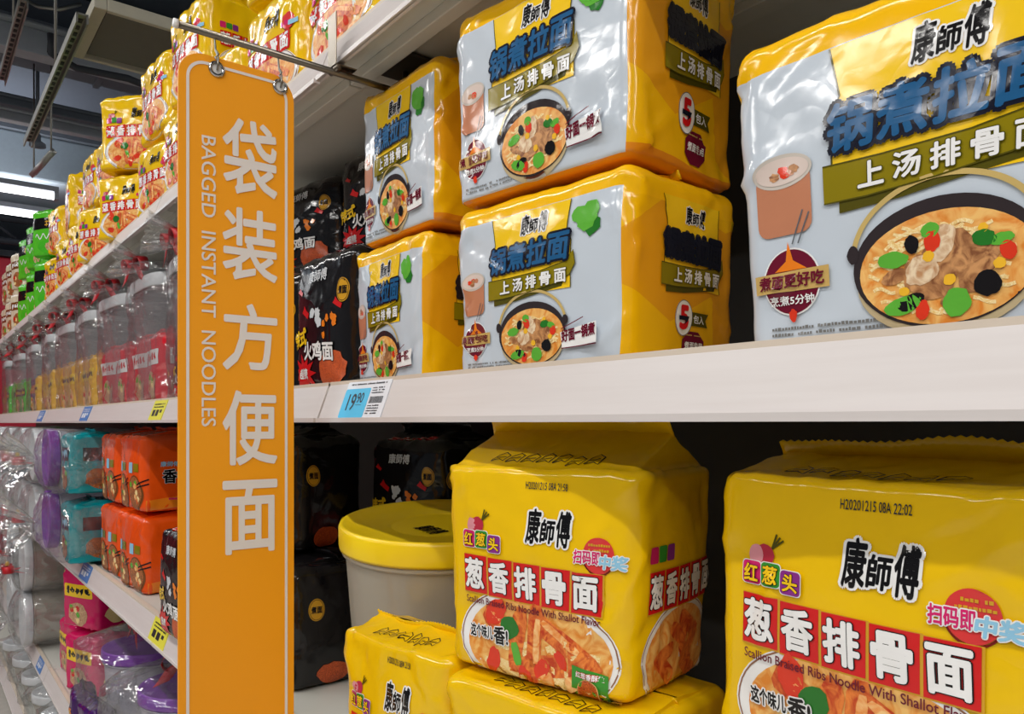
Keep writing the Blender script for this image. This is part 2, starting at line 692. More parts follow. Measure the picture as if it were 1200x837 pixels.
def art_objects(art, mapper, step, parent, lay=0.00022, base=0.0005, rename=None):
    out = []
    for name, items in art.parts.items():
        if not items:
            continue
        bm = bmesh.new()
        mats = []
        for vs_, fs, m, layer in items:
            if m not in mats:
                mats.append(m)
            k = mats.index(m)
            bv = [bm.verts.new((x, y, layer + z_)) for x, y, z_ in vs_]
            for f in fs:
                try:
                    fc = bm.faces.new([bv[i] for i in f])
                    fc.material_index = k
                except ValueError:
                    pass
        if step:
            big = [f for f in bm.faces if len(f.verts) > 4]
            if big:
                bmesh.ops.triangulate(bm, faces=big)
            xs = [v.co.x for v in bm.verts]
            ys = [v.co.y for v in bm.verts]
            for ax, lo, hi in ((0, min(xs), max(xs)), (1, min(ys), max(ys))):
                k = math.floor(lo / step) + 1
                while k * step < hi:
                    co = [0, 0, 0]; no = [0, 0, 0]
                    co[ax] = k * step; no[ax] = 1
                    bmesh.ops.bisect_plane(bm, geom=bm.verts[:] + bm.edges[:] + bm.faces[:], plane_co=co, plane_no=no, dist=1e-7)
                    k += 1
        for f in bm.faces:
            f.normal_update()
            if f.normal.z < 0:
                f.normal_flip()
        for v in bm.verts:
            v.co = mapper(v.co.x, v.co.y, base + lay * v.co.z)
        me = bpy.data.meshes.new(name)
        for f in bm.faces:
            f.smooth = True
        bm.to_mesh(me)
        bm.free()
        for m in mats:
            me.materials.append(MATS[m])
        out.append(link(name, me, parent))
    return out


# ------------------------------------------------------------------ soft plastic pack surface


class Surf:
    def __init__(s, w, d, h, r=0.018, rt=0.012, rb=0.012, bulge=0.007, amp=0.0016, freq=20, seed=0, rise=0.02, taper=0.0, lean=0.0, sag=0.0, pinch=0.0, twist=0.0, crs=44, ca=.0026):
        s.__dict__.update(locals())
        s.o = Vector((seed * 7.13, seed * 3.7, seed * 1.9))
        s.L = (w / 2 - r, math.pi * r / 2, d - 2 * r, math.pi * r / 2, w / 2 - r)
        s.P = sum(s.L)
        rr_ = random.Random(seed * 31 + 5)
        s.cre = []
        ev = [w / 2 - r * .2, w / 2 + d - r * .8, -w / 2 + r * .2]
        for k in range(crs):
            q0 = rr_.choice(ev) + rr_.gauss(0, .022)
            top_ = rr_.random() < .62
            v0_ = (h - abs(rr_.gauss(0, .02))) if top_ else abs(rr_.gauss(0, .02))
            if rr_.random() < .25:
                v0_ = rr_.uniform(.1, .9) * h
            an = rr_.uniform(20, 160) * (-1 if top_ else 1)
            ln_ = rr_.uniform(.03, .10)
            s.cre.append((q0, v0_, math.cos(R(an)), math.sin(R(an)), ln_, rr_.uniform(.004, .010), rr_.choice((-1, 1, 1)) * rr_.uniform(.6, 1.5)))

    def sect(s, q, ix, iy):
        w, d, r = s.w, s.d, s.r
        a, b = max(w / 2 - ix, 0.0004), max(d / 2 - iy, 0.0004)
        rr = max(min(r - min(ix, iy), a * .98, b * .98), 0.0003)
        sg = 1 if q >= 0 else -1
        t = min(abs(q), s.P)
        L = s.L
        if t <= L[0]:
            k = t / L[0]
            return Vector((sg * k * (a - rr), -b, 0)), Vector((0, -1, 0))
        t -= L[0]
        if t <= L[1]:
            g = t / L[1] * math.pi / 2
            return Vector((sg * (a - rr + rr * math.sin(g)), -b + rr - rr * math.cos(g), 0)), Vector((sg * math.sin(g), -math.cos(g), 0))
        t -= L[1]
        if t <= L[2]:
            k = t / L[2]
            return Vector((sg * a, -b + rr + k * 2 * (b - rr), 0)), Vector((sg, 0, 0))
        t -= L[2]
        if t <= L[3]:
            g = t / L[3] * math.pi / 2
            return Vector((sg * (a - rr + rr * math.cos(g)), b - rr + rr * math.sin(g), 0)), Vector((sg * math.cos(g), math.sin(g), 0))
        t -= L[3]
        k = t / max(L[4], 1e-6)
        return Vector((sg * (1 - k) * (a - rr), b, 0)), Vector((0, 1, 0))

    def prof(s, v):
        """profile length -> height, inset, tilt of the normal"""
        h, rt, rb = s.h, s.rt, s.rb
        if v < rb:
            A0 = rb * (math.pi / 2 - 1)
            if v > -A0:
                g = (rb - v) / (rb + A0) * math.pi / 2
                return rb - rb * math.sin(g), rb - rb * math.cos(g), -g
            return 0.0, rb + (-A0 - v), -math.pi / 2
        if v <= h - rt:
            return v, 0.0, 0.0
        A1 = rt * (math.pi / 2 - 1)
        if v < h + A1:
            g = (v - (h - rt)) / (rt + A1) * math.pi / 2
            return h - rt + rt * math.sin(g), rt - rt * math.cos(g), g
        q = v - h - A1
        return h + q * s.rise / max(s.d / 2 - rt, 1e-4), rt + q, math.pi / 2 * 0.8

    def vmax(s):
        return s.h + s.rt * (math.pi / 2 - 1) + s.d / 2 - s.rt

    def vmin(s):
        return -s.rb * (math.pi / 2 - 1) - (s.d / 2 - s.rb)

    def at(s, q, v, off=0.0):
        z, ins, g = s.prof(v)
        if v > s.h / 2:
            p, n = s.sect(q, min(ins, s.rt * 1.3), min(ins, s.d / 2))
        else:
            p, n = s.sect(q, ins, ins)
        n3 = Vector((n.x * math.cos(g), n.y * math.cos(g), math.sin(g)))
        p.z = z
        fz = math.sin(math.pi * min(max(z / s.h, 0), 1))
        if abs(n.y) > abs(n.x):
            fx = math.cos(math.pi * min(abs(p.x) / s.w, .5))
        else:
            fx = math.cos(math.pi * min(abs(p.y) / s.d, .5)) * 0.8
        disp = s.bulge * fz * fx
        e = 0.55 + 1.1 * (1 - fz)
        k = p * s.freq + s.o
        a = noise.noise(k)
        b = noise.noise(k * 2.3 + Vector((3, 1, 7)))
        c = noise.noise(p * s.freq * 0.45 + s.o)
        crease = (1 - 2 * abs(a)) * 0.8 + (1 - 2 * abs(b)) * 0.35 + c * 1.2
        inner = 1.0 if z > 0.004 else 0.0
        ed = (1 - fz) ** 2
        pl = 1 - 2 * abs(noise.noise(Vector((p.x * 34 + s.seed, p.y * 34, z * 9))))
        crease += ed * (pl * .5 - .15)
        sh = noise.noise(Vector((p.x * 22 + z * 16 + s.seed * 2.1, p.y * 22, z * 6)))
        crease += max(0.0, 1 - 7 * abs(sh)) * 0.5
        cd = 0.0
        for q0, v0_, dx, dy, ln_, wd_, am_ in s.cre:
            a1, b1 = q - q0, v - v0_
            l_ = a1 * dx + b1 * dy
            if l_ < -.01 or l_ > ln_:
                continue
            t_ = abs(a1 * dy - b1 * dx)
            if t_ < wd_:
                cd += am_ * (1 - t_ / wd_) * min(1, (l_ + .01) / .01) * (1 - max(l_, 0) / ln_)
        p = p + n3 * (disp + (s.amp * e * crease + s.ca * cd) * inner + off)
        if z <= 0.0005 and p.z < 0:
            p.z = 0
        zz = p.z / s.h - 0.5
        if s.pinch:
            p.x *= 1 - s.pinch * (2 * zz) ** 2
        p.x *= 1 + s.taper * zz
        p.y += s.lean * p.z
        if s.twist:
            cz, sz = math.cos(s.twist * zz), math.sin(s.twist * zz)
            p.x, p.y = p.x * cz - p.y * sz, p.x * sz + p.y * cz
        if s.sag:
            p.z -= s.sag * max(zz, 0) * (1 + math.sin(p.x * 40 + s.seed)) * s.h
        return p

    def map(s, u, v, off):
        return s.at(u, v, off)

    def body(s, name, mat, res=0.0065, parent=None, su=1.0, sv=1.0):
        L = s.L
        qs = [0.0]
        acc = 0.0
        for i, l in enumerate(L):
            step = res if i not in (1, 3) else max(res * 0.6, l / 6)
            if i == 4:
                step = res * 2.2
            n = max(int(math.ceil(l / step)), 2)
            qs += [acc + l * (k + 1) / n for k in range(n)]
            acc += l
        full = [-q for q in qs[:0:-1]] + qs
        v0, v1 = s.vmin(), s.vmax()
        vl = []
        A0, A1 = s.rb * (math.pi / 2 - 1), s.rt * (math.pi / 2 - 1)

        def seg(a, b, st, end=False):
            n = max(int(math.ceil((b - a) / st)), 1)
            for k in range(n):
                vl.append(a + (b - a) * k / n)
            if end:
                vl.append(b)
        seg(v0, -A0, res * 3)
        seg(-A0, s.rb, s.rb / 4)
        seg(s.rb, s.h - s.rt, res)
        seg(s.h - s.rt, s.h + A1, s.rt / 5)
        seg(s.h + A1, v1, res * 1.2, True)
        W_ = len(full)
        vv, fs, uvs = [], [], []
        for v in vl:
            for q in full:
                vv.append(s.at(q, v))
                uvs.append((q / su, v / sv))
        for j in range(len(vl) - 1):
            for i in range(W_ - 1):
                fs.append((j * W_ + i, j * W_ + i + 1, (j + 1) * W_ + i + 1, (j + 1) * W_ + i))
        me = bpy.data.meshes.new(name)
        me.from_pydata(vv, [], fs)
        me.materials.append(MATS[mat])
        ul = me.uv_layers.new(name='UVMap')
        for lp in me.loops:
            ul.data[lp.index].uv = uvs[lp.vertex_index]
        for p in me.polygons:
            p.use_smooth = True
        me.update()
        return link(name, me, parent)

    def seal(s, mat, parent, hgt=0.014, name='crimped_seal', fold=0.5):
        """zig-zag cut fin along the top"""
        n = 64
        vv, fs = [], []
        for k in range(n + 1):
            x = -s.w / 2 * 0.95 + s.w * 0.95 * k / n
            a = s.at(0, s.vmax())
            wob = noise.noise(Vector((x * 26 + s.seed, 1.7, s.seed))) * 0.006
            wz = noise.noise(Vector((x * 14 + s.seed, 8.7, s.seed))) * 0.006
            zig = 0.0016 if k % 2 else 0.0
            sx = x * (1 + s.taper * 0.5)
            z0 = s.h + s.rise - 0.004
            y0 = s.lean * z0
            vv += [(sx, y0, z0), (sx, y0 + wob - fold * hgt * .4, z0 + hgt * .55 + wz), (sx, y0 + wob * 1.5 - fold * hgt, z0 + hgt + wz + zig)]
        for k in range(n):
            for j in (0, 1):
                fs.append((3 * k + j, 3 * k + 3 + j, 3 * k + 4 + j, 3 * k + 1 + j))
        m = MB()
        m.add(vv, fs, mat, True)
        o = m.build(name, parent)
        md = o.modifiers.new('thick', 'SOLIDIFY')
        md.thickness = 0.0006
        md.offset = 0
        return o


def make_pack(name, surf, mat, art, label, cat, group, loc, rz=0.0, res=0.0065, step=0.008, seal=True, root=None, part_name='film_wrapper', su=1.0, sv=1.0, seal_mat=None, seal_h=0.014, rx=0.0, ry=0.0):
    """a filled bag: film body, crimped seal and its printed panels"""
    if root is None:
        e = empty(name, loc, rz, label, cat, group, rx, ry)
        b = surf.body(part_name, mat, res, e, su, sv)
        par = e
    else:
        e = surf.body(part_name, mat, res, root, su, sv)
        e.location = loc
        e.rotation_euler = (rx, ry, rz)
        par = e
    if seal:
        surf.seal(seal_mat or mat, par, seal_h)
    if art:
        art_objects(art, surf.map, step, par)
    return e

# ------------------------------------------------------------------ printed designs


def logo(a, x0, y0, x1, y1, ink='black_ink', out='white_ink', name='brand_logo'):
    a.part(name)
    w = (x1 - x0) / 3
    h = y1 - y0
    for i, (ch, dy0, dy1) in enumerate((('康', 0.0, 1.0), ('師', 0.05, 0.72), ('傅', -0.02, 0.98))):
        a.text(ch, x0 + w * (i + .03), y0 + h * dy0, x0 + w * (i + .97), y0 + h * dy1, ink, 4, 0.03, out, h * 0.05 if out else 0, shear=0.08)


def ribs_bowl(a, cx, cy, rx, ry, lite=False):
    a.part('bowl_picture')
    a.ell(cx, cy, rx, ry, 'white_ink', 1, 48)
    a.ring(cx, cy, rx * .985, ry * .985, rx * .014, 'ring_ink', 2, 48)
    a.ell(cx + rx * .02, cy - ry * .02, rx * .90, ry * .88, 'broth_print', 2, 40)
    r = a.rnd
    for k in range(5 if lite else 16):
        x = cx + r.uniform(-.6, .75) * rx
        y = cy + r.uniform(-.75, .1) * ry
        w = rx * r.uniform(.15, .35)
        g = r.uniform(-.7, .7)
        pts = [(x + w * (t - .5) * 2, y + .12 * ry * math.sin(t * 4 + k) + g * w * (t - .5)) for t in [i / 8 for i in range(9)]]
        pts = [p for p in pts if ((p[0] - cx) / rx) ** 2 + ((p[1] - cy) / ry) ** 2 < .7]
        if len(pts) > 2:
            a.line(pts, rx * .06, 'noodle_print', 3)
    for dx, dy, w, h, g, m in ((-.42, .32, .5, .34, -.45, 'rib_print'), (-.2, .12, .62, .3, 1.35, 'rib_print'), (.02, .1, .75, .28, 1.45, 'rib_print'),
                               (.3, .25, .7, .32, -.5, 'rib_print'), (.52, .1, .6, .26, -.55, 'rib_print'), (.28, -.2, .5, .36, .2, 'rib_print'),
                               (-.1, -.35, .5, .3, .6, 'rib_print'), (.05, .16, .45, .13, 1.45, 'rib_pale_print'), (.33, .3, .5, .12, -.5, 'rib_pale_print'),
                               (-.42, .36, .35, .1, -.45, 'rib_pale_print'), (.5, -.42, .2, .2, .3, 'rib_pale_print'), (.15, -.5, .22, .2, .5, 'rib_pale_print')):
        a.slab(cx + dx * rx, cy + dy * ry, w * rx, h * ry * 1.1, g, m, 4 if m == 'rib_print' else 5)
    for dx, dy, q in ((-.48, .5, .2), (-.55, -.35, .16), (.1, -.3, .14), (.35, -.1, .12), (-.1, -.55, .16)):
        a.blob(cx + dx * rx, cy + dy * ry, q * rx * .85, q * ry * .95, 'pepper_ink', 5, r.uniform(0, 3), .12, 18)
    a.blob(cx - .3 * rx, cy + .28 * ry, .13 * rx, .2 * ry, 'leaf_dark_ink', 6, .3, .1)
    a.slab(cx - .22 * rx, cy - .15 * ry, .1 * rx, .4 * ry, .25, 'leaf_ink', 6)


def title_tiles(a, name, x0, y0, x1, y1, n=5, lite=False, sk=0.0):
    a.part(name)
    chars = '葱香排骨面'
    w = (x1 - x0) / 5
    for i in range(n):
        a_, b_ = x0 + w * i, x0 + w * (i + 1)
        d = sk * i
        if not lite:
            a.rect(a_, y0 - .0012 + d, b_, y1 + d, 'gold_ink', 3)
        a.rect(a_ + .0004, y0 + d, b_ - w * .05, y1 - .0006 + d, 'red_ink', 4)
        mx = w * .1
        my = (y1 - y0) * .1
        a.text(chars[i], a_ + mx * .7, y0 + my + d, b_ - mx * 1.4, y1 - my * .9 + d, 'white_ink', 7 if not lite else 5, 0.035, None if lite else 'black_ink', .0007, shear=-.04)


def art_scallion(w, h, d, seed=1, lite=False, date='H20201215 08A 21:58'):
    su, sv = w / .225, h / .22
    a = Art(su, sv, seed)
    W2 = .1125
    ribs_bowl(a, .005, .050, .098, .056, lite)
    title_tiles(a, 'title_panel', -.086, .094, .084, .132, 5, lite, -.0006)
    logo(a, -.004, .150, .047, .184, out=None if lite else 'white_ink')
    a.part('shallot_badge')
    a.blob(-.066, .162, .008, .008, 'shallot_ink', 2, 0, .05)
    a.blob(-.074, .161, .0065, .008, 'shallot_pale_ink', 3, 0, .05)
    for k in range(3):
        a.line([(-.06, .167), (-.056 + .003 * k, .178 - .002 * k)], .0016, 'olive_dark_ink', 2)
    for k, (c, m) in enumerate((('红', 'magenta_ink'), ('葱', 'green_ink'), ('头', 'violet_ink'))):
        x, y = -.086 + k * .0175, (.139, .1395, .1365)[k]
        if not lite:
            a.rect(x - .0006, y - .0006, x + .0176, y + .0176, 'white_ink', 4 + k * 2, r=.003)
        a.rect(x, y, x + .017, y + .017, m, 5 + k * 2, r=.003)
        if not lite:
            a.text(c, x + .002, y + .002, x + .015, y + .015, 'yellow_ink', 11, .03, 'black_ink', .0004)
    a.part('prize_badge')
    a.off = (.017, .004, .94)
    a.ell(.064, .151, .0165, .0175, 'prize_red_ink', 3)
    a.ring(.064, .15, .0175, .0185, .0015, 'dark_red_ink', 2, a0=180, a1=330)
    if not lite:
        a.text('扫码即', .038, .142, .066, .1555, 'magenta_ink', 7, .03, 'white_ink', .0008)
        a.text('中奖', .065, .139, .092, .153, 'pale_blue_ink', 9, .04, 'white_ink', .0008, shear=.1)
        a.smallprint(.054, .160, .076, 2, 'gold_ink', 5, .0026)
    else:
        a.rect(.04, .143, .066, .153, 'magenta_ink', 5)
        a.rect(.066, .140, .09, .150, 'pale_blue_ink', 6)
    if not lite:
        a.part('english_subtitle')
        a.text('Scallion Braised Ribs Noodle With Shallot Flavor', -.083, .0835, .083, .0905, 'maroon_ink', 8, .012)
        a.part('slogan')
        a.text('这个味儿', -.078, .050, -.047, .063, 'black_ink', 9, .03, 'white_ink', .0011)
        a.text('香!', -.045, .047, -.026, .065, 'black_ink', 11, .03, 'white_ink', .0011)
        a.part('sachet_picture')
        a.poly([(.052, .006), (.092, .002), (.092, .040), (.052, .044)], 'green_ink', 8)
        a.ell(.071, .021, .013, .012, 'fire_noodle_print', 9)
        a.ring(.071, .021, .0135, .0125, .0008, 'tan_ink', 10)
        a.text('红葱香酥粒', .056, .0335, .088, .039, 'white_ink', 10, .02, 'red_ink', .0004)
        a.part('inclusion_label')
        a.rect(.088, .012, .104, .019, 'tan_ink', 10)
        a.text('内附', .090, .0133, .102, .0178, 'black_ink', 12, .02)
        a.smallprint(-.083, .006, -.02, 2, 'grey_print_ink', 6)
        a.part('date_code')
        a.text(date, -.006, .2015, .042, .2085, 'tag_ink', 2, .006)
        a.part('top_print')
        ar = a.rnd
        for k in range(7):
            x = -.06 + k * .018
            v0 = .226 + ar.uniform(0, .006)
            pts = [(x, v0), (x + .008, v0 + .004), (x + .014, v0 + .001), (x + .016, v0 + .012), (x + .009, v0 + .016), (x + .003, v0 + .011)]
            a.line(pts + [pts[0]], .0013, 'black_ink', 2)
            a.line([(x + .003, v0 + .006), (x + .013, v0 + .009)], .0011, 'black_ink', 2)
    # the same print on the side gusset
    k = min(d / .225 * 1.28, .86)
    sx = W2 + d / su / 2
    ar = a.part('side_title_panel')
    n = 5
    title_tiles(a, 'side_title_panel', sx - .075 * k, .094, sx + .075 * k, .132, n, lite)
    a.part('side_bowl_picture')
    a.ell(sx, .05, .08 * k, .05, 'white_ink', 1, 40)
    a.ring(sx, .05, .08 * k * .985, .0485, .001, 'ring_ink', 2)
    a.ell(sx, .049, .08 * k * .9, .044, 'broth_print', 2, 36)
    for q in range(7):
        a.slab(sx + a.rnd.uniform(-.5, .5) * .09 * k, .05 + a.rnd.uniform(-.5, .5) * .05, .045 * k, .016, a.rnd.uniform(-1, 1), 'rib_print', 3 + q % 3)
    for q in range(3):
        a.rect(sx - .075 * k + q * .014, .139, sx - .075 * k + q * .014 + .0128, .154, ('magenta_ink', 'green_ink', 'violet_ink')[q], 2, r=.002)
    return a


def art_broth(w, h, d, seed=1):
    a = Art(w / .265, h / .225, seed)
    r = a.rnd
    W2 = .1325

    def title(name, x0, k, sk):
        a.part(name)
        # yellow hanging banner, olive ribbon, block title
        X = lambda u: x0 + u * k
        a.poly([(X(-.062), .095), (X(.062), .095), (X(.062), .150), (X(.056), .165), (X(.060), .199), (X(-.062), .199), (X(-.056), .165), (X(-.062), .150)], 'yellow_ink', 1)
        a.line([(X(-.062), .095), (X(-.062), .15), (X(-.056), .165), (X(-.062), .199)], .0012, 'olive_dark_ink', 2)
        a.line([(X(.062), .095), (X(.062), .15), (X(.056), .165), (X(.060), .199)], .0012, 'olive_dark_ink', 2)
        a.poly([(X(-.058), .087), (X(-.02), .089), (X(.05), .098), (X(.055), .108), (X(-.058), .102)], 'olive_dark_ink', 2)
        pts = [(X(-.068), .095), (X(-.04), .0945), (X(0), .097), (X(.04), .102), (X(.062), .11), (X(.069), .122), (X(.066), .138), (X(.055), .126), (X(.02), .1205), (X(-.03), .119), (X(-.068), .120)]
        a.poly(pts, 'olive_ink', 4)
        a.line(pts[:7], .001, 'olive_dark_ink', 5)
        a.line(pts[7:], .001, 'olive_dark_ink', 5)
        cw = .0316 * k
        for i, c in enumerate('锅煮拉面'):
            a.text(c, X(-.066) + cw * i + .0008, .1265 + sk * i, X(-.066) + cw * (i + 1) - .0008, .160 + sk * i * 1.1, 'teal_blue_ink' if x0 == 0 else 'navy_ink', 9, .035, 'navy_ink', .0028, shear=.06)
        for i, c in enumerate('上汤排骨面'):
            a.text(c, X(-.045) + .0215 * k * i, .1 + .0005 * i, X(-.045) + .0215 * k * i + .0165 * k, .1165 + .0005 * i, 'white_ink', 8, .03, 'olive_dark_ink', .0007)
    title('title_banner', 0.0, 1.0, .0006)
    logo(a, -.014, .169, .027, .194)
    a.part('pot_picture')
    cx, cy, rx, ry = .003, .046, .053, .039
    a.ell(cx, cy - .022, rx * .62, ry * .48, 'trivet_ink', 2)
    a.ell(cx, cy - .010, rx * .96, ry * .86, 'pot_side_ink', 3)
    a.ring(cx, cy + .006, rx * 1.04, ry * 1.22, .0034, 'handle_ink', 4, a0=12, a1=168)
    for s_ in (-1, 1):
        a.blob(cx + s_ * rx * 1.0, cy + .012, .004, .006, 'pot_metal_ink', 6, 0, .05)
    a.ell(cx, cy, rx, ry, 'pot_metal_ink', 5, 48)
    a.ell(cx + .001, cy - .0035, rx * .94, ry * .87, 'broth_print', 6, 44)
    cy2 = cy - .004
    for k in range(46):
        an = r.uniform(0, 6.28)
        q = r.uniform(.35, .82)
        x, y = cx + q * rx * math.cos(an), cy2 + q * ry * .86 * math.sin(an)
        w_ = r.uniform(.005, .011)
        pts = [(x + w_ * (t - .5) * 2, y + .002 * math.sin(t * 5 + k)) for t in [i / 6 for i in range(7)]]
        pts = [p for p in pts if ((p[0] - cx) / rx) ** 2 + ((p[1] - cy2) / ry) ** 2 < .7]
        if len(pts) > 2:
            a.line(pts, .0022, 'noodle_print', 7)
    for dx, dy, sx, sy, m, ly in ((.1, .2, .26, .3, 'meat_print', 8), (.38, .05, .2, .22, 'meat_print', 8), (-.12, -.1, .26, .3, 'meat_print', 8), (-.2, 0, .17, .2, 'meat_pale_print', 9),
                                  (.02, .38, .12, .26, 'meat_pale_print', 9), (-.5, -.05, .14, .1, 'meat_print', 8), (.14, -.5, .12, .12, 'meat_print', 8), (.35, -.2, .15, .2, 'meat_print', 8)):
        a.blob(cx + dx * rx, cy2 + dy * ry, sx * rx * 1.15, sy * ry * 1.15, m, ly, r.uniform(-.5, .5), .1, 22)
    for dx, dy, sx, sy, m in ((-.52, .22, .18, .13, 'leaf_ink'), (-.1, .6, .1, .12, 'leaf_ink'), (-.42, -.52, .22, .14, 'leaf_ink'), (.17, -.55, .15, .22, 'leaf_ink'), (.45, .35, .12, .12, 'leaf_dark_ink'),
                              (.62, .3, .12, .09, 'leaf_ink'), (-.3, .42, .08, .15, 'fungus_ink'), (.48, -.32, .14, .19, 'fungus_ink'), (-.32, -.48, .16, .12, 'fungus_ink'),
                              (-.08, .42, .09, .16, 'pepper_ink'), (.68, .12, .08, .14, 'pepper_ink'), (-.2, -.62, .08, .16, 'pepper_ink'), (-.12, .2, .065, .09, 'corn_ink'), (.1, -.2, .065, .09, 'corn_ink'),
                              (.6, -.05, .06, .08, 'corn_ink'), (-.4, -.3, .06, .07, 'corn_ink'), (.44, .5, .05, .07, 'corn_ink')):
        a.blob(cx + dx * rx, cy2 + dy * ry, sx * rx, sy * ry, m, 10, r.uniform(-.4, .4), .08, 20)
    a.part('jar_picture')
    a.rect(-.118, .080, -.077, .126, 'jar_meat_ink', 2, r=.008)
    a.ell(-.0975, .125, .0220, .0120, 'jar_rim_ink', 3)
    a.ell(-.0975, .125, .0198, .0094, 'jar_glass_ink', 4)
    for k in range(5):
        a.blob(-.0975 + r.uniform(-.009, .009), .124 + r.uniform(-.003, .003), .004, .003, ('pepper_ink', 'meat_print', 'jar_meat_ink')[k % 3], 5)
    a.part('cooking_badge')
    a.off = (.004, -.001, 1.12)
    a.line([(-.086, .066), (-.078, .086)], .0009, 'steel_ink', 4)
    a.line([(-.082, .066), (-.074, .084)], .0009, 'steel_ink', 4)
    a.ell(-.088, .043, .0195, .021, 'white_ink', 2)
    a.ell(-.088, .043, .0185, .020, 'maroon_ink', 3)
    a.poly([(-.099, .050), (-.091, .056), (-.089, .068), (-.086, .056), (-.077, .050)], 'orange_ink', 4)
    a.poly([(-.113, .037), (-.063, .037), (-.063, .050), (-.113, .049)], 'tan_ink', 5)
    a.text('煮面更好吃', -.110, .039, -.066, .048, 'maroon_ink', 8, .03)
    a.text('烹煮5分钟', -.103, .0285, -.073, .0345, 'white_ink', 6, .02)
    a.blob(-.088, .022, .003, .004, 'pepper_ink', 6)
    a.part('small_print')
    a.smallprint(-.112, .014, -.03, 2, 'grey_print_ink', 2)
    a.part('slogan')
    sx = .052
    a.poly([(sx - .002, .043), (sx + .047, .052), (sx + .048, .028), (sx + .001, .023)], 'white_ink', 12)
    a.text('好面一锅煮', sx, .0305, sx + .046, .0455, 'maroon_ink', 14, .04, None, 0, .12)
    a.line([(sx, .047), (sx + .03, .058)], .0012, 'maroon_ink', 13)
    a.line([(sx, .024), (sx + .048, .0265)], .0012, 'maroon_ink', 13)
    a.part('lettuce_picture')
    for dx, dy, m in ((0, 0, 'leaf_ink'), (-.007, .006, 'leaf_ink'), (.006, -.007, 'leaf_dark_ink'), (.003, .008, 'leaf_ink')):
        a.blob(.083 + dx, .170 + dy, .012, .013, m, 2 + (m == 'leaf_ink'), r.uniform(0, 3), .2)
    # side gusset
    k = .82
    sc = W2 + d / 2 / (w / .265)
    title('side_title_banner', sc, k, -.0004)
    logo(a, sc - .016, .170, sc + .02, .192, name='side_brand_logo')
    a.part('five_pack_badge')
    a.off = (0, .012, 1)
    a.ell(sc - .016, .048, .0150, .021, 'white_ink', 3)
    a.ring(sc - .016, .048, .0150, .021, .0008, 'steel_ink', 4)
    a.text('5', sc - .024, .034, sc - .008, .063, 'red_ink', 6, .05)
    a.poly([(sc - .026, .050), (sc - .008, .050), (sc - .010, .045), (sc - .016, .040), (sc - .014, .045), (sc - .025, .045)], 'navy_ink', 8)
    a.poly([(sc - .003, .040), (sc + .030, .040), (sc + .025, .048), (sc + .030, .056), (sc - .003, .056)], 'olive_dark_ink', 2)
    a.text('包入', sc + .001, .043, sc + .021, .053, 'white_ink', 4, .02)
    a.part('noodle_use_seal')
    a.off = (0, .016, 1)
    q = .0185
    a.poly([(sc + .004 + q * math.cos(R(22.5 + 45 * i)) * 1.15, .012 + q * math.sin(R(22.5 + 45 * i))) for i in range(8)], 'maroon_ink', 3)
    a.text('煮面专用', sc - .012, .008, sc + .020, .017, 'white_ink', 5, .02)
    a.smallprint(sc - .01, .024, sc + .016, 1, 'tan_ink', 5, .0016)
    return a


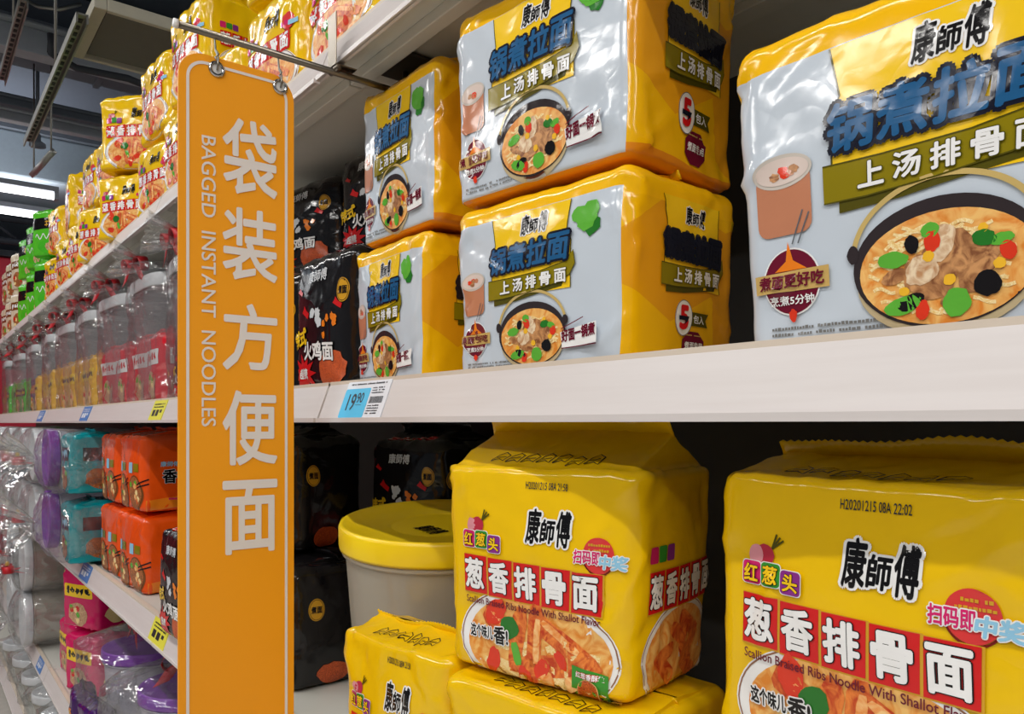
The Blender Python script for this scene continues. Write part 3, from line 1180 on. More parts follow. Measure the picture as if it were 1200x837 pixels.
def art_black(w, h, d, seed=1, lite=False):
    a = Art(w / .2, h / .2, seed)
    r = a.rnd
    a.part('brand_logo')
    a.text('康師傅', -.03, .158, .03, .176, 'grey_white_ink', 3, .02)
    a.part('flame_print')
    for x, y, s_ in ((-.055, .118, 1), (.05, .122, .8), (-.07, .15, .6)):
        a.poly([(x, y), (x + .012 * s_, y - .006 * s_), (x + .026 * s_, y - .012 * s_), (x + .030 * s_, y - .004 * s_), (x + .018 * s_, y + .002 * s_), (x + .010 * s_, y + .010 * s_), (x + .006 * s_, y + .004 * s_)], 'red_ink', 2)
    for k in range(6):
        a.blob(.038 + r.uniform(-.015, .02), .085 + r.uniform(-.014, .02), .006, .005, 'orange_ink', 2, r.uniform(0, 3), .25)
    for k in range(4):
        a.blob(-.004 + r.uniform(-.012, .012), .1 + r.uniform(-.01, .014), .009, .007, 'grey_white_ink', 1, r.uniform(0, 3), .3)
    a.part('title_lettering')
    a.text('韩式', -.088, .062, -.034, .090, 'yellow_ink', 5, .04, 'black_ink', .001, .12)
    a.text('火鸡面', -.044, .046, .052, .074, 'white_ink', 7, .03, 'black_ink', .001, -.06)
    a.part('starburst')
    pts = []
    for k in range(22):
        q = (.036 if k % 2 == 0 else .019)
        an = math.pi * 2 * k / 22
        pts.append((-.050 + q * 1.25 * math.cos(an), .026 + q * math.sin(an) * .85))
    c = (-.050, .026)
    a.raw([c] + pts, [(0, 1 + i, 1 + (i + 1) % 22) for i in range(22)], 'red_ink', 3)
    a.text('超辣', -.066, .018, -.034, .034, 'white_ink', 5, .03)
    a.part('noodle_picture')
    a.blob(.044, .028, .038, .029, 'fire_noodle_print', 3, 0, .08, 20)
    a.part('boil_badge')
    a.ell(.074, .138, .0125, .017, 'gold_ink', 2)
    a.ring(.074, .138, .0112, .0155, .0008, 'black_ink', 3)
    a.text('煮面', .0655, .132, .0825, .144, 'black_ink', 4, .03)
    a.part('top_print')
    for k in range(5):
        x = -.06 + k * .026
        a.poly([(x, .206), (x + .02, .204), (x + .024, .22), (x + .003, .222)], 'red_ink', 1)
        a.line([(x + .003, .207), (x + .019, .208), (x + .021, .218), (x + .005, .219), (x + .003, .207)], .0016, 'white_ink', 2)
    if not lite:
        sc = .1 + d / 2 / (w / .2)
        a.part('side_lettering')
        a.text('韩式', sc + .005, .032, sc + .042, .054, 'yellow_ink', 3, .04)
        a.part('side_badge')
        a.ell(sc - .062, .132, .0145, .0185, 'gold_ink', 2)
        a.ring(sc - .062, .132, .013, .017, .0008, 'black_ink', 3)
        a.text('煮面', sc - .072, .126, sc - .052, .138, 'black_ink', 4, .03)
        a.part('side_picture')
        a.blob(sc - .03, .022, .03, .018, 'fire_noodle_print', 2, 0, .08, 20)
    return a


def art_orange(w, h, d, seed=1):
    a = Art(w / .22, h / .2, seed)
    a.part('bowl_picture')
    for cx in (-.045, .06):
        a.ell(cx, .045, .047, .05, 'brown_ink', 2)
        a.ell(cx, .047, .042, .044, 'mixed_food_print', 3)
        for k in range(8):
            a.blob(cx + a.rnd.uniform(-.026, .026), .05 + a.rnd.uniform(-.026, .026), .009, .008, ('rib_print', 'leaf_ink', 'noodle_print', 'rib_pale_print')[k % 4], 4)
        a.line([(cx + .02, .07), (cx + .058, .086)], .0035, 'black_ink', 6)
        a.line([(cx + .02, .062), (cx + .058, .074)], .0035, 'black_ink', 6)
        a.rect(cx - .005, .104, cx + .03, .126, 'olive_ink', 3)
        a.rect(cx - .04, .100, cx - .012, .128, 'pale_blue_ink', 3)
    sc = .11 + d / 2 / (w / .22)
    a.part('side_lettering')
    a.text('香辣', sc - .055, .074, sc + .015, .112, 'black_ink', 4, .03, 'grey_white_ink', .0012)
    a.text('牛', sc + .022, .082, sc + .044, .108, 'olive_ink', 4, .03)
    a.text('康師傅', sc - .06, .118, sc - .015, .132, 'pale_blue_ink', 4, .02)
    a.part('side_stripe')
    a.poly([(.112, .004), (.112 + d * .95, .022), (.112 + d * .95, .054), (.112, .030)], 'orange_ink', 1)
    a.smallprint(sc - .04, .03, sc + .04, 1, 'pink_ink', 3, .006)
    return a


def art_generic(w, h, d, seed, band, blob_, lets, food_='mixed_food_print', lite=True):
    a = Art(w / .2, h / .2, seed)
    a.part('food_picture')
    a.blob(.0, .05, .055, .042, food_, 2, 0, .08, 20)
    for k in range(6):
        a.blob(a.rnd.uniform(-.04, .04), .05 + a.rnd.uniform(-.025, .025), .012, .01, ('leaf_ink', 'red_ink', 'noodle_print')[k % 3], 3)
    a.part('label_band')
    a.rect(-.08, .112, .08, .158, band, 2, r=.004)
    for k in range(5):
        x = -.066 + k * .028
        a.blob(x + .009, .135, .010, .013, lets, 3, k, .45, 9)
    sc = .1 + d / 2 / (w / .2)
    a.part('side_band')
    a.rect(sc - d * .4, .112, sc + d * .4, .158, band, 2)
    a.blob(sc, .05, d * .35, .035, blob_, 2, 0, .1, 16)
    return a


def art_green(w, h, d, seed):
    a = Art(w / .22, h / .2, seed)
    sc = .11 + d / 2 / (w / .22)
    for name, cx, hw in (('label_band', 0.0, .108), ('side_band', sc, d * .45)):
        a.part(name)
        a.rect(cx - hw, .118, cx + hw, .168, 'black_ink', 2)
        for k in range(3):
            x = cx + hw * (-.1 + .3 * k)
            a.rect(x, .132, x + hw * .2, .137, 'gold_ink', 3)
            a.rect(x, .146, x + hw * .2, .151, 'gold_ink', 3)
            a.rect(x + hw * .08, .127, x + hw * .12, .157, 'gold_ink', 3)
        pts = [(cx + hw * (-.7 + 1.4 * t), .085 + .012 * math.sin(t * 22)) for t in [i / 24 for i in range(25)]]
        a.line(pts, .005, 'white_ink', 2)
        a.blob(cx, .04, hw * .6, .028, 'sack_green_ink', 2, 0, .1)
        a.blob(cx + hw * .2, .04, hw * .3, .02, 'pale_food_print', 3, 0, .12)
    return a

# ------------------------------------------------------------------ the place: floor, ceiling, far wall


def P(X, Y, z):
    """X metres along the shelf away from the camera, Y metres into the shelf, z metres above the lens"""
    return Vector((-X, Y, CZ + z))


tag(MB().box((-16, -8, -0.05), (6, 6, 0), 'floor_tile').build('floor'), kind='structure')
tag(MB().box((-16, -8, 4.0), (6, 6, 4.05), 'ceiling_dark').build('ceiling'), kind='structure')
tag(MB().box((-14.1, -8, 0), (-14, 6, 4.0), 'far_wall').build('wall_far'), kind='structure')
m = MB()
for k, z in enumerate((3.12, 3.34)):
    m.tube([(-8.9, -6, z), (-8.9, 5, z)], 0.035, 'truss_dark', 6)
for k in range(40):
    y = -6 + k * 0.275
    m.tube([(-8.9, y, 3.12 if k % 2 else 3.34), (-8.9, y + .275, 3.34 if k % 2 else 3.12)], 0.018, 'truss_dark', 5)
tag(m.build('roof_truss'), 'dark lattice truss running across the far end of the aisle', 'truss')
fd = empty('wall_display', (-9.3, 0, 0), 0, 'tall red display fixture closing the far end of the aisle', 'display stand')
MB().box((-.35, -5, .1), (.2, 4.5, 3.0), 'far_red').build('panel', fd, .02)
MB().box((-.4, -5, 0), (.4, 4.5, .1), 'truss_dark').build('plinth', fd)
MB().box((-.38, -5, 3.0), (.26, 4.5, 3.06), 'truss_dark').build('cornice', fd)

# pale soffit box with the two bright tubes hung under it
sf = empty('ceiling_bulkhead', (-8.0, 0, 3.52), 0, 'pale blue-grey bulkhead across the ceiling behind the bright tubes', 'ceiling bulkhead')
MB().box((-5.2, -6, .0), (0, 5.5, .4), 'soffit').build('fascia', sf, .02)
MB().box((-5.2, -6, .4), (.06, 5.5, .46), 'duct_dark').build('upper_ledge', sf)


def tube_lamp(loc, ln, label, ang=0.0):
    e = empty('tube_light', loc, ang, label, 'ceiling light', 'bright fluorescent tubes')
    mm = MB().box((-.05, -ln / 2, .03), (.05, ln / 2, .07), 'beam_grey')
    mm.build('housing', e)
    MB().tube([(0, -ln / 2 + .02, 0), (0, ln / 2 - .02, 0)], .028, 'tube_glow', 12).build('tube', e)
    for k in (-1, 1):
        l_ = area('tube_glow_light', (loc[0] + .0, loc[1] + k * ln / 4, loc[2] + .1), (.1, ln / 2), 16, (R(180), 0, 0))
    MB().box((-.04, -ln / 2, -.03), (.04, -ln / 2 + .03, .05), 'beam_grey').build('end_cap', e)
    MB().box((-.04, ln / 2 - .03, -.03), (.04, ln / 2, .05), 'beam_grey').build('end_cap', e)


def at_px(px, py, z=None, Y=None, d=None):
    """point seen at a pixel of the photograph, at a height, a shelf depth or a distance"""
    u = (px - 600) / F
    w = (496 - py) / F
    f = Vector((-math.cos(A), math.sin(A), 0))
    r = Vector((math.sin(A), math.cos(A), 0))
    v = f + r * u + Vector((0, 0, w))
    if z is not None:
        k = z / w
    elif Y is not None:
        k = Y / v.y
    else:
        k = d
    return Vector((0, 0, CZ)) + v * k


p = at_px(68, 231, z=1.85)
tube_lamp((p.x, p.y - 1.7, p.z), 3.4, 'nearer and brighter fluorescent tube over the green packs')
p = at_px(60, 255, z=1.85)
tube_lamp((p.x, p.y - 1.7, p.z), 3.4, 'farther and thinner fluorescent tube just below the brighter one')

# ceiling beams and services
for nm, lab, px, py, z, hh, ww, mat in (('ceiling_beam', 'pale steel beam crossing the dark ceiling beyond the hanging board', 0, 57, 2.1, .14, .12, 'beam_grey'),
                                        ('ceiling_beam', 'thin pale rail high in the ceiling nearest the lens', 0, 30, 2.25, .05, .06, 'beam_grey'),
                                        ('ceiling_beam', 'grey rail crossing the ceiling below the thick pale beam', 0, 140, 2.1, .06, .08, 'beam_grey'),
                                        ('ceiling_beam', 'faint grey pipe-like rail between the thick beam and the lower rail', 0, 122, 2.15, .05, .06, 'duct_dark')):
    p = at_px(px, py, z=z)
    b = MB().box((p.x - ww / 2, -7, p.z), (p.x + ww / 2, 5.8, p.z + hh), mat)
    b.box((p.x - ww * .9, -7, p.z + hh), (p.x + ww * .9, 5.8, p.z + hh + .02), mat)
    tag(b.build(nm, None, .006), lab, 'beam')
p = at_px(40, 62, z=2.31)
dk = MB().box((p.x - .28, -1.5, p.z), (p.x + .3, 5.5, p.z + .28), 'duct_dark')
for k in range(9):
    dk.box((p.x - .3, -1.4 + k * .8, p.z - .015), (p.x + .32, -1.36 + k * .8, p.z + .295), 'duct_dark')
tag(dk.build('air_duct', None, .004), 'dark rectangular air duct lying along the pale beam', 'duct')
p = at_px(60, 40, z=2.1)
q = at_px(62, 64, z=2.1)
cb = MB().tube([p, p + Vector((0, 0, -.1)), q, at_px(90, 80, z=2.05), at_px(150, 92, z=2.02), at_px(195, 110, z=2.0)], .02, 'truss_dark', 8)
tag(cb.build('ceiling_cable'), 'thick black cable drooping under the pale beam', 'cable')
cb = MB().tube([at_px(30, 0, z=2.3), at_px(45, 8, z=2.26), at_px(70, 11, z=2.24), at_px(95, 5, z=2.3)], .01, 'channel_steel', 6)
tag(cb.build('ceiling_wire'), 'thin pale wire sagging near the top of the ceiling', 'wire')

# perforated channels running along the aisle
for (a, b, z), lab in ((((27, 8), (2, 100), 1.9), 'perforated steel channel nearest the left end of the ceiling'), (((100, 28), (30, 172), 1.44), 'perforated steel channel along the end of the hanging board')):
    p0, p1 = at_px(a[0], a[1], z=z), at_px(b[0], b[1], z=z)
    y = (p0.y + p1.y) / 2
    ch = empty('strut_channel', (p1.x, y, p0.z), 0, lab, 'steel channel')
    L = p0.x - p1.x
    mm = MB()
    for s_ in (-1, 1):
        mm.box((0, s_ * .017 - .003, 0), (L, s_ * .017 + .003, .035), 'channel_steel')
    mm.box((0, -.017, .029), (L, .017, .035), 'channel_steel')
    mm.build('rail', ch)
    hm = MB()
    for k in range(int(L / .06)):
        hm.box((.02 + k * .06, -.008, .026), (.05 + k * .06, .008, .0285), 'truss_dark')
    tag(hm.build('slot', ch), kind='stuff')
    tag(MB().tube([(L * .6, 0, .045), (L * .6, 0, 4.0 - p0.z)], .006, 'wire_steel', 6).build('drop_rod', ch))
# short channel hung by two wires
p0, p1 = at_px(62, 178, z=1.6), at_px(38, 205, z=1.6)
ch = empty('hanging_channel', p1, 0, 'short steel channel hung on two thin wires above the far packs', 'steel channel')
v = p0 - p1
mm = MB().tube([(0, 0, 0), v], .022, 'channel_steel', 4)
mm.build('rail', ch)
for k in (.08, .92):
    MB().tube([v * k, v * k + Vector((0, 0, CZ + 2.3 - p1.z))], .005, 'wire_steel', 6).build('hanging_wire', ch)
p = at_px(44, 158, z=1.95)
sp = empty('ceiling_sensor', p, 0, 'small grey sprinkler head hanging from the dark ceiling', 'sprinkler')
MB().lathe([(0, -.09), (.05, -.08), (.05, -.06), (.02, -.04), (.02, 0), (0, 0)], 'duct_dark', 16).build('head', sp)
MB().tube([(0, 0, 0), (0, 0, 4.0 - p.z)], .012, 'duct_dark', 8).build('stem', sp)

# hanging board over the shelf
z = 1.55
c0, c1 = at_px(110, 4, z=z), at_px(80, 62, z=z)
bw = abs(c1.x - c0.x)
hb = empty('hanging_board', (c1.x, c0.y, CZ + z), 0, 'grey rectangular board with a pale rim hanging under the dark ceiling', 'hanging board')
MB().box((.04, .05, .0), (bw - .02, 2.6, .03), 'panel_board').build('board', hb)
fr = MB()
fr.box((0, 0, -.012), (bw, .045, .035), 'panel_frame')
fr.box((0, .045, -.012), (.022, 2.65, .035), 'panel_frame')
fr.box((bw - .022, .045, -.012), (bw, 2.65, .035), 'panel_frame')
fr.box((0, 2.65, -.012), (bw, 2.7, .035), 'panel_frame')
fr.build('rim', hb, .004)
for x in (.1, bw - .1):
    MB().tube([(x, .8, .03), (x, .8, 4.0 - CZ - z)], .005, 'wire_steel', 6).build('hanging_wire', hb)

# ------------------------------------------------------------------ shelves
BAYS = [(-.8, .1)] + [(.1 + .9 * k, 1.0 + .9 * k) for k in range(8)]
ORD = ['bay nearest the camera', 'near bay right of the orange sign', 'bay just behind the orange sign', 'first bay beyond the orange sign', 'second bay beyond the orange sign',
       'third bay beyond the orange sign', 'fourth bay beyond the orange sign', 'fifth bay beyond the orange sign', 'sixth bay beyond the orange sign']
YB = .93
tag(MB().box((-8.2, YB, 0), (.9, YB + .04, CZ + .62), 'back_panel_paint').build('wall_back'), kind='structure')
LV = {'top': (.525, .471, .465), 'middle': (.055, .001, .465), 'lower': (-.455, -.511, .465), 'bottom': (-1.02, -1.075, .465), 'base': (-1.26, -1.32, .40)}


def shelf(level, i):
    zt, zb, yf = LV[level]
    x0, x1 = BAYS[i]
    e = empty('shelf_board', P(x1, 0, 0), 0, f'{level} shelf board with a pale ticket strip, {ORD[i]}', 'shelf', f'{level} shelf boards')
    L = x1 - x0
    b = MB()
    b.box((.002, yf - .002, zt - .03), (L - .002, YB, zt - .006), 'shelf_paint')
    b.box((.002, yf + .03, zt - .045), (L - .002, yf + .05, zt - .03), 'shelf_paint')
    b.box((.002, YB - .16, zt - .042), (L - .002, YB - .13, zt - .03), 'shelf_paint')
    b.build('deck', e, .0015)
    s_ = MB()
    g = .003
    yb = yf - .02
    s_.add([(g, yf, zt), (L - g, yf, zt), (L - g, yf + .006, zt), (g, yf + .006, zt), (g, yb, zb), (L - g, yb, zb), (L - g, yb + .006, zb), (g, yb + .006, zb)],
           [(0, 3, 2, 1), (4, 5, 6, 7), (0, 1, 5, 4), (1, 2, 6, 5), (2, 3, 7, 6), (3, 0, 4, 7)][:], 'ticket_strip')
    s_.box((g, yb - .003, zb), (L - g, yb + .001, zb + .006), 'ticket_strip')
    s_.build('ticket_strip', e)
    MB().box((g, yf - .001, zt - .003), (L - g, yf + .012, zt + .002), 'strip_edge').build('front_lip', e)

for lv, ids in (('top', range(1, 9)), ('middle', range(0, 9)), ('lower', range(0, 9)), ('bottom', range(2, 9)), ('base', range(3, 9))):
    for i in ids:
        shelf(lv, i)

# ------------------------------------------------------------------ hanging sign on its arm
XS = .93
y0, y1 = .245, .383
zt, zb = .432, -.45
sg = empty('hanging_sign', P(XS, y0, zb), 0, 'tall orange sign with white vertical lettering hanging from the shelf arm', 'sign')
# sign face lies across the aisle; local x -> into the shelf, seen from the camera side
W_, H_ = y1 - y0, zt - zb
RC = .030


def rrect(x0, y0_, x1, y1_, r, n=8, top_only=True):
    pts = [(x0, y0_), (x1, y0_)]
    for cx, cy, a0 in ((x1 - r, y1_ - r, 0), (x0 + r, y1_ - r, 90)):
        for k in range(n + 1):
            a = R(a0 + 90 * k / n)
            pts.append((cx + r * math.cos(a), cy + r * math.sin(a)))
    return pts


def sgm(x, y, off):
    return Vector((.0015 + off, x, y))


out = rrect(0, 0, W_, H_, RC)
n = len(out)
vv = [(.0015, x, y) for x, y in out] + [(-.0015, x, y) for x, y in out]
fs = [tuple(range(n)), tuple(range(2 * n - 1, n - 1, -1))] + [(i, i + n, (i + 1) % n + n, (i + 1) % n) for i in range(n)]
MB().add(vv, fs, 'sign_orange').build('sign_board', sg)
a = Art()
a.part('border_line')
i0, i1 = rrect(.0085, -.001, W_ - .0085, H_ - .0085, RC - .008), rrect(.0120, -.001, W_ - .0120, H_ - .0120, RC - .0115)
n = len(i0)
a.raw(i0 + i1, [(i, (i + 1), (i + 1) + n, i + n) for i in range(1, n - 1)] + [(n - 1, 0, n, 2 * n - 1)], 'sign_white', 1)
a.part('chinese_lettering')


def sy(py, px=300):
    """height on the sign of a row of the photograph"""
    q_ = at_px(px, py, Y=None, d=(XS / (math.cos(A) - (px - 600) / F * math.sin(A))))
    return q_.z - CZ - zb


for c, pa, pb in (('袋', 144, 232), ('装', 247, 331), ('方', 357, 435), ('便', 458, 545), ('面', 562, 647)):
    a.text(c, .0495, sy(pb), .1165, sy(pa), 'sign_white', 1, .018)
a.part('english_lettering')
t = 'BAGGED  INSTANT  NOODLES'
v, f, (bx0, by0, bx1, by1) = text2d(t, .008)
za, zb_ = sy(160, 243), sy(500, 243)
a.raw([(.0255 + (p_[1] - by0) / (by1 - by0) * .0165, za - (p_[0] - bx0) / (bx1 - bx0) * (za - zb_), p_[2]) for p_ in v], f, 'sign_white', 1)
art_objects(a, sgm, 0, sg, .0006, .0001)
RODZ = .4575
for k, (hx, hz) in enumerate(((.043, H_ - .014), (W_ - .018, H_ - .014))):
    ey = MB()
    ring = [(.002, hx + .0075 * math.cos(2 * math.pi * i / 24), hz + .0075 * math.sin(2 * math.pi * i / 24)) for i in range(24)]
    ey.tube(ring, .0024, 'eyelet', 8, closed=True)
    ec = ey.build('eyelet', sg)
    MB().add([(.0024, hx + .006 * math.cos(2 * math.pi * i / 20), hz + .006 * math.sin(2 * math.pi * i / 20)) for i in range(20)], [tuple(range(20))], 'hole_white').build('eyelet_hole', ec)
    top = RODZ - zb
    hk = MB().tube([(.004, hx, hz - .002), (.007, hx, hz + .006), (.004, hx + .001, hz + .014), (.001, hx - .001, hz + .022), (.0, hx - .002, top - .001), (-.003, hx - .002, top + .006), (-.006, hx - .002, top + .002)], .0012, 'wire_steel', 8)
    hk.tube([(.006, hx + .002, hz + .004), (.006, hx - .003, hz + .012), (.003, hx + .002, hz + .018), (.002, hx - .002, hz + .024)], .001, 'wire_steel', 8)
    hk.build('wire_hook', sg)

br = empty('sign_arm', P(XS, .465, RODZ), 0, 'steel rod arm sticking out under the top shelf and carrying the orange sign', 'sign bracket')
MB().tube([(0, .243 - .465, .001), (0, .07, 0), (0, .078, .003), (0, .08, .010), (0, .08, .045)], .0042, 'steel', 12).build('rod', br)
MB().lathe([(0, -.002), (.0052, -.002), (.0052, .003), (0, .003)], 'hole_white', 16).build('end_cap', br, loc=(0, .243 - .465, .001)).rotation_euler = (R(90), 0, 0)
MB().box((-.03, .05, .030), (.05, .20, .0345), 'dark_steel').build('mounting_plate', br, .001)
cl = MB()
cl.box((-.012, -.030, .006), (.012, -.0285, .075), 'steel')
cl.box((-.012, -.030, .006), (.012, .0, .0075), 'steel')
cl.tube([(-.012, -.026, .003), (.012, -.026, .003)], .004, 'steel', 10)
cl.build('clip', br, .0005)

# ------------------------------------------------------------------ ticket on the middle shelf
def strip_pt(X, f, lv='middle'):
    zt_, zb__, yf = LV[lv]
    return Vector((-X, yf - .02 * (1 - f), CZ + zb__ + (zt_ - zb__) * f))


def ticket(name, X0, X1, f0, f1, lv, label, back, group, art=None, X2=None):
    """small card on the ticket strip"""
    o = strip_pt(X0, f0, lv)
    e = empty(name, o, 0, label, 'price tag', group)
    w = X0 - X1
    up = strip_pt(X0, f1, lv) - o
    nrm = Vector((0, -up.z, up.y)).normalized()
    if nrm.y > 0:
        nrm = -nrm
    b = MB()
    pts = [Vector((0, 0, 0)), Vector((w, 0, 0)), Vector((w, 0, 0)) + up, up]
    b.add([p_ + nrm * .0014 for p_ in pts] + [p_ + nrm * .0003 for p_ in pts], [(0, 1, 2, 3), (7, 6, 5, 4), (0, 4, 5, 1), (1, 5, 6, 2), (2, 6, 7, 3), (3, 7, 4, 0)], back)
    b.build('card', e)
    if art:
        aa = art(w, up.length)
        u_ = up.normalized()
        art_objects(aa, lambda x, y, off: Vector((x, 0, 0)) + u_ * y + nrm * (.0014 + off), 0, e, .0001, .0001)
    return e


def tag_art(w, h):
    aa = Art(1, 1, 4)
    aa.part('blue_price_flag')
    aa.rect(.0, .0, w * .60, h * .80, 'tag_blue', 1, r=.003)
    aa.text('19', w * .13, h * .20, w * .32, h * .66, 'tag_ink', 3, .01)
    aa.text('90', w * .34, h * .40, w * .49, h * .68, 'tag_ink', 3, .01)
    aa.rect(w * .34, h * .34, w * .48, h * .352, 'tag_ink', 3)
    aa.part('barcode_print')
    x = w * .64
    while x < w * .93:
        q_ = aa.rnd.uniform(.0003, .0009)
        aa.rect(x, h * .38, x + q_, h * .56, 'tag_ink', 1)
        x += q_ + aa.rnd.uniform(.0004, .0008)
    aa.smallprint(w * .1, h * .9, w * .9, 1, 'tag_ink', 2, .0022)
    aa.smallprint(w * .64, h * .78, w * .9, 3, 'tag_ink', 2, .0018)
    aa.smallprint(w * .64, h * .30, w * .88, 4, 'tag_ink', 2, .0018)
    return aa


def th(px):
    return math.tan(A + math.atan((px - 600) / F))


ticket('price_ticket', .455 / th(403), .455 / th(453), .10, .97, 'middle', 'white ticket with a bright blue 19 90 price flag on the middle shelf strip', 'tag_white', None, tag_art)


def small_art(ink):
    def f_(w, h):
        aa = Art(1, 1, 3)
        aa.part('small_print')
        aa.smallprint(w * .12, h * .78, w * .88, 2, ink, 1, h * .07)
        aa.rect(w * .15, h * .25, w * .35, h * .55, ink, 1)
        aa.rect(w * .42, h * .25, w * .62, h * .55, ink, 1)
        aa.rect(w * .7, h * .4, w * .84, h * .55, ink, 1)
        return aa
    return f_


ticket('price_ticket', .455 / th(178), .455 / th(193), .05, .95, 'middle', 'yellow price ticket on the middle strip beside the sign edge', 'tag_yellow', None, small_art('tag_ink'))
ticket('price_ticket', .455 / th(178), .455 / th(195.5), .03, .98, 'lower', 'yellow price ticket on the lower strip under the black pack', 'tag_yellow', None, small_art('tag_ink'))
ticket('price_ticket', .455 / th(96), .455 / th(105), .08, .96, 'middle', 'blue ticket on the middle strip under the yellow gift packs', 'tag_deep_blue', None, small_art('tag_white'))
ticket('price_ticket', .455 / th(45), .455 / th(51), .08, .96, 'middle', 'farthest blue ticket on the middle strip', 'tag_deep_blue', None, small_art('tag_white'))
ticket('price_ticket', .455 / th(95.5), .455 / th(105.5), .08, .96, 'lower', 'blue ticket on the lower strip below the teal packs', 'tag_deep_blue', None, small_art('tag_white'))
ticket('price_ticket', .455 / th(44.5), .455 / th(49.5), .08, .96, 'bottom', 'blue ticket on the bottom shelf strip', 'tag_deep_blue', None, small_art('tag_white'))

# ------------------------------------------------------------------ middle shelf: white and yellow packs
ZM = .0505


def broth(seed, w, d, h, X, Yf, z, rz, label, lean=0.0, rise=.02, taper=.04):
    s_ = Surf(w, d, h, r=.015, rt=.014, rb=.008, bulge=.006, amp=.0010, freq=17, seed=seed, rise=rise, lean=lean, taper=taper)
    c = P(X, Yf, z)
    c += Vector((-math.sin(rz), math.cos(rz), 0)) * (d / 2)
    su, sv = w / .265, h / .225
    return make_pack('noodle_pack', s_, 'broth_pack_film', art_broth(w, h, d, seed), label, 'noodle pack', 'white and yellow noodle packs on the middle shelf', c, rz, su=su, sv=sv, seal_mat='yellow_film', seal_h=.008)


broth(3, .268, .16, .222, .203, .486, ZM, R(4), 'large white and yellow noodle pack standing alone above the right end of the strip', taper=.12)
broth(5, .236, .17, .178, .578, .482, ZM, R(4), 'lower white and yellow noodle pack of the middle stack', rise=.006)
broth(8, .240, .17, .205, .580, .486, ZM + .186, R(6), 'upper white and yellow noodle pack of the middle stack, cut by the photo top')
broth(11, .19, .15, .188, .900, .50, ZM, R(-2), 'lower white and yellow noodle pack beside the black packs', rise=.006)
broth(14, .19, .15, .205, .885, .505, ZM + .196, R(0), 'upper white and yellow noodle pack under the top shelf beside the black packs')

# ------------------------------------------------------------------ black noodle packs
BG = 'black noodle packs'
_bl = {}


def black(v, X, Yf, z, rz, label, lv_group):
    if v not in _bl:
        w, d, h = ((.2, .17, .212), (.21, .17, .205), (.2, .2, .208))[v]
        s_ = Surf(w, d, h, r=.03, rt=.02, rb=.016, bulge=.009, amp=.0017, freq=19, seed=20 + v, rise=.022 if v != 2 else .01)
        e = make_pack('black_noodle_pack', s_, 'black_film', art_black(w, h, d, 20 + v), label, 'noodle pack', lv_group, (0, 0, 0), 0, res=.008, step=.009)
        _bl[v] = (e, d)
    else:
        e = copy_tree(_bl[v][0])
    d = _bl[v][1]
    e.location = P(X, Yf, z) + Vector((-math.sin(rz), math.cos(rz), 0)) * (d / 2)
    e.rotation_euler = (0, 0, rz)
    tag(e, label, 'noodle pack', lv_group)
    return e


G1, G2 = 'black noodle packs on the middle shelf', 'black noodle packs on the lower shelf'
black(0, 1.115, .505, ZM, R(2), 'black noodle pack with a red starburst standing at the strip beside the white packs', G1)
black(1, 1.335, .515, ZM, 0, 'black noodle pack on the middle shelf mostly hidden by the orange sign', G1)
black(0, 1.13, .60, ZM + .236, R(8), 'black noodle pack in the shade on top, next to the upper white pack', G1).scale = (1, 1, .78)
black(1, 1.37, .58, ZM + .236, R(10), 'black noodle pack in the shade on top, next to the sign edge', G1).scale = (1, 1, .78)
ZL = LV['lower'][0] - .0045
black(2, 1.355, .505, ZL, 0, 'black noodle pack with a round yellow badge standing left of the clear bucket', G2)
black(2, 1.60, .68, ZL, 0, 'lower black pack in the back row behind the sign', G2)
black(2, 1.37, .715, ZL, 0, 'lower black pack in the back row behind the clear bucket', G2)
black(0, 1.43, .525, ZL + .222, R(18), 'black noodle pack on the upper layer at the right edge of the sign', G2)
black(1, 1.25, .725, ZL + .222, R(8), 'black noodle pack on the upper layer above the yellow bucket lid', G2)
black(1, 1.725, .447, ZL, R(3), 'glossy black noodle pack standing before the orange packs left of the sign', G2).scale = (1, 1, 1.1)

# ------------------------------------------------------------------ yellow packs on the lower shelf
GY = 'yellow noodle packs on the lower shelf'


def scallion(seed, w, d, h, X, Yf, z, rz, label, group=GY, date='H20201215 08A 21:58', rise=.022, seal_h=.022, amp=.0013, lean=0.0, taper=0.0):
    s_ = Surf(w, d, h, r=.016, rt=.007, rb=.010, bulge=.007, amp=amp, freq=15, seed=seed, rise=rise, lean=lean, taper=taper)
    c = P(X, Yf, z) + Vector((-math.sin(rz), math.cos(rz), 0)) * (d / 2)
    e = make_pack('yellow_noodle_pack', s_, 'yellow_film', None, label, 'noodle pack', group, c, rz, su=w / .225, sv=1.0, seal_h=seal_h)
    dv = h - .22
    art_objects(art_scallion(w, .22, d, seed, date=date), lambda u, v, off: s_.map(u, v + dv, off), .008, e)
    return e


scallion(31, .228, .15, .222, .264, .50, ZL + .198, R(-4), 'yellow noodle pack at the lower right, half in the shade of the strip', date='H20201215 08A 22:02', rise=.014, seal_h=.015)
scallion(32, .23, .15, .192, .2625, .482, ZL, 0, 'yellow noodle pack under the one at the lower right corner', rise=.004, seal_h=.005)
scallion(34, .222, .15, .205, .566, .472, ZL + .210, R(13), 'upper yellow noodle pack of the pair right of the clear bucket', rise=.035, taper=.11)
scallion(37, .228, .16, .201, .548, .455, ZL, R(9), 'lower yellow noodle pack of the pair, showing just its top at the photo bottom', date='H20201215 08A 21:56', rise=.006, seal_h=.005)
scallion(39, .185, .09, .208, .762, .425, ZL, R(8), 'yellow noodle pack standing before the clear bucket with the yellow lid', rise=.012, lean=.03, amp=.0024, seal_h=.012)


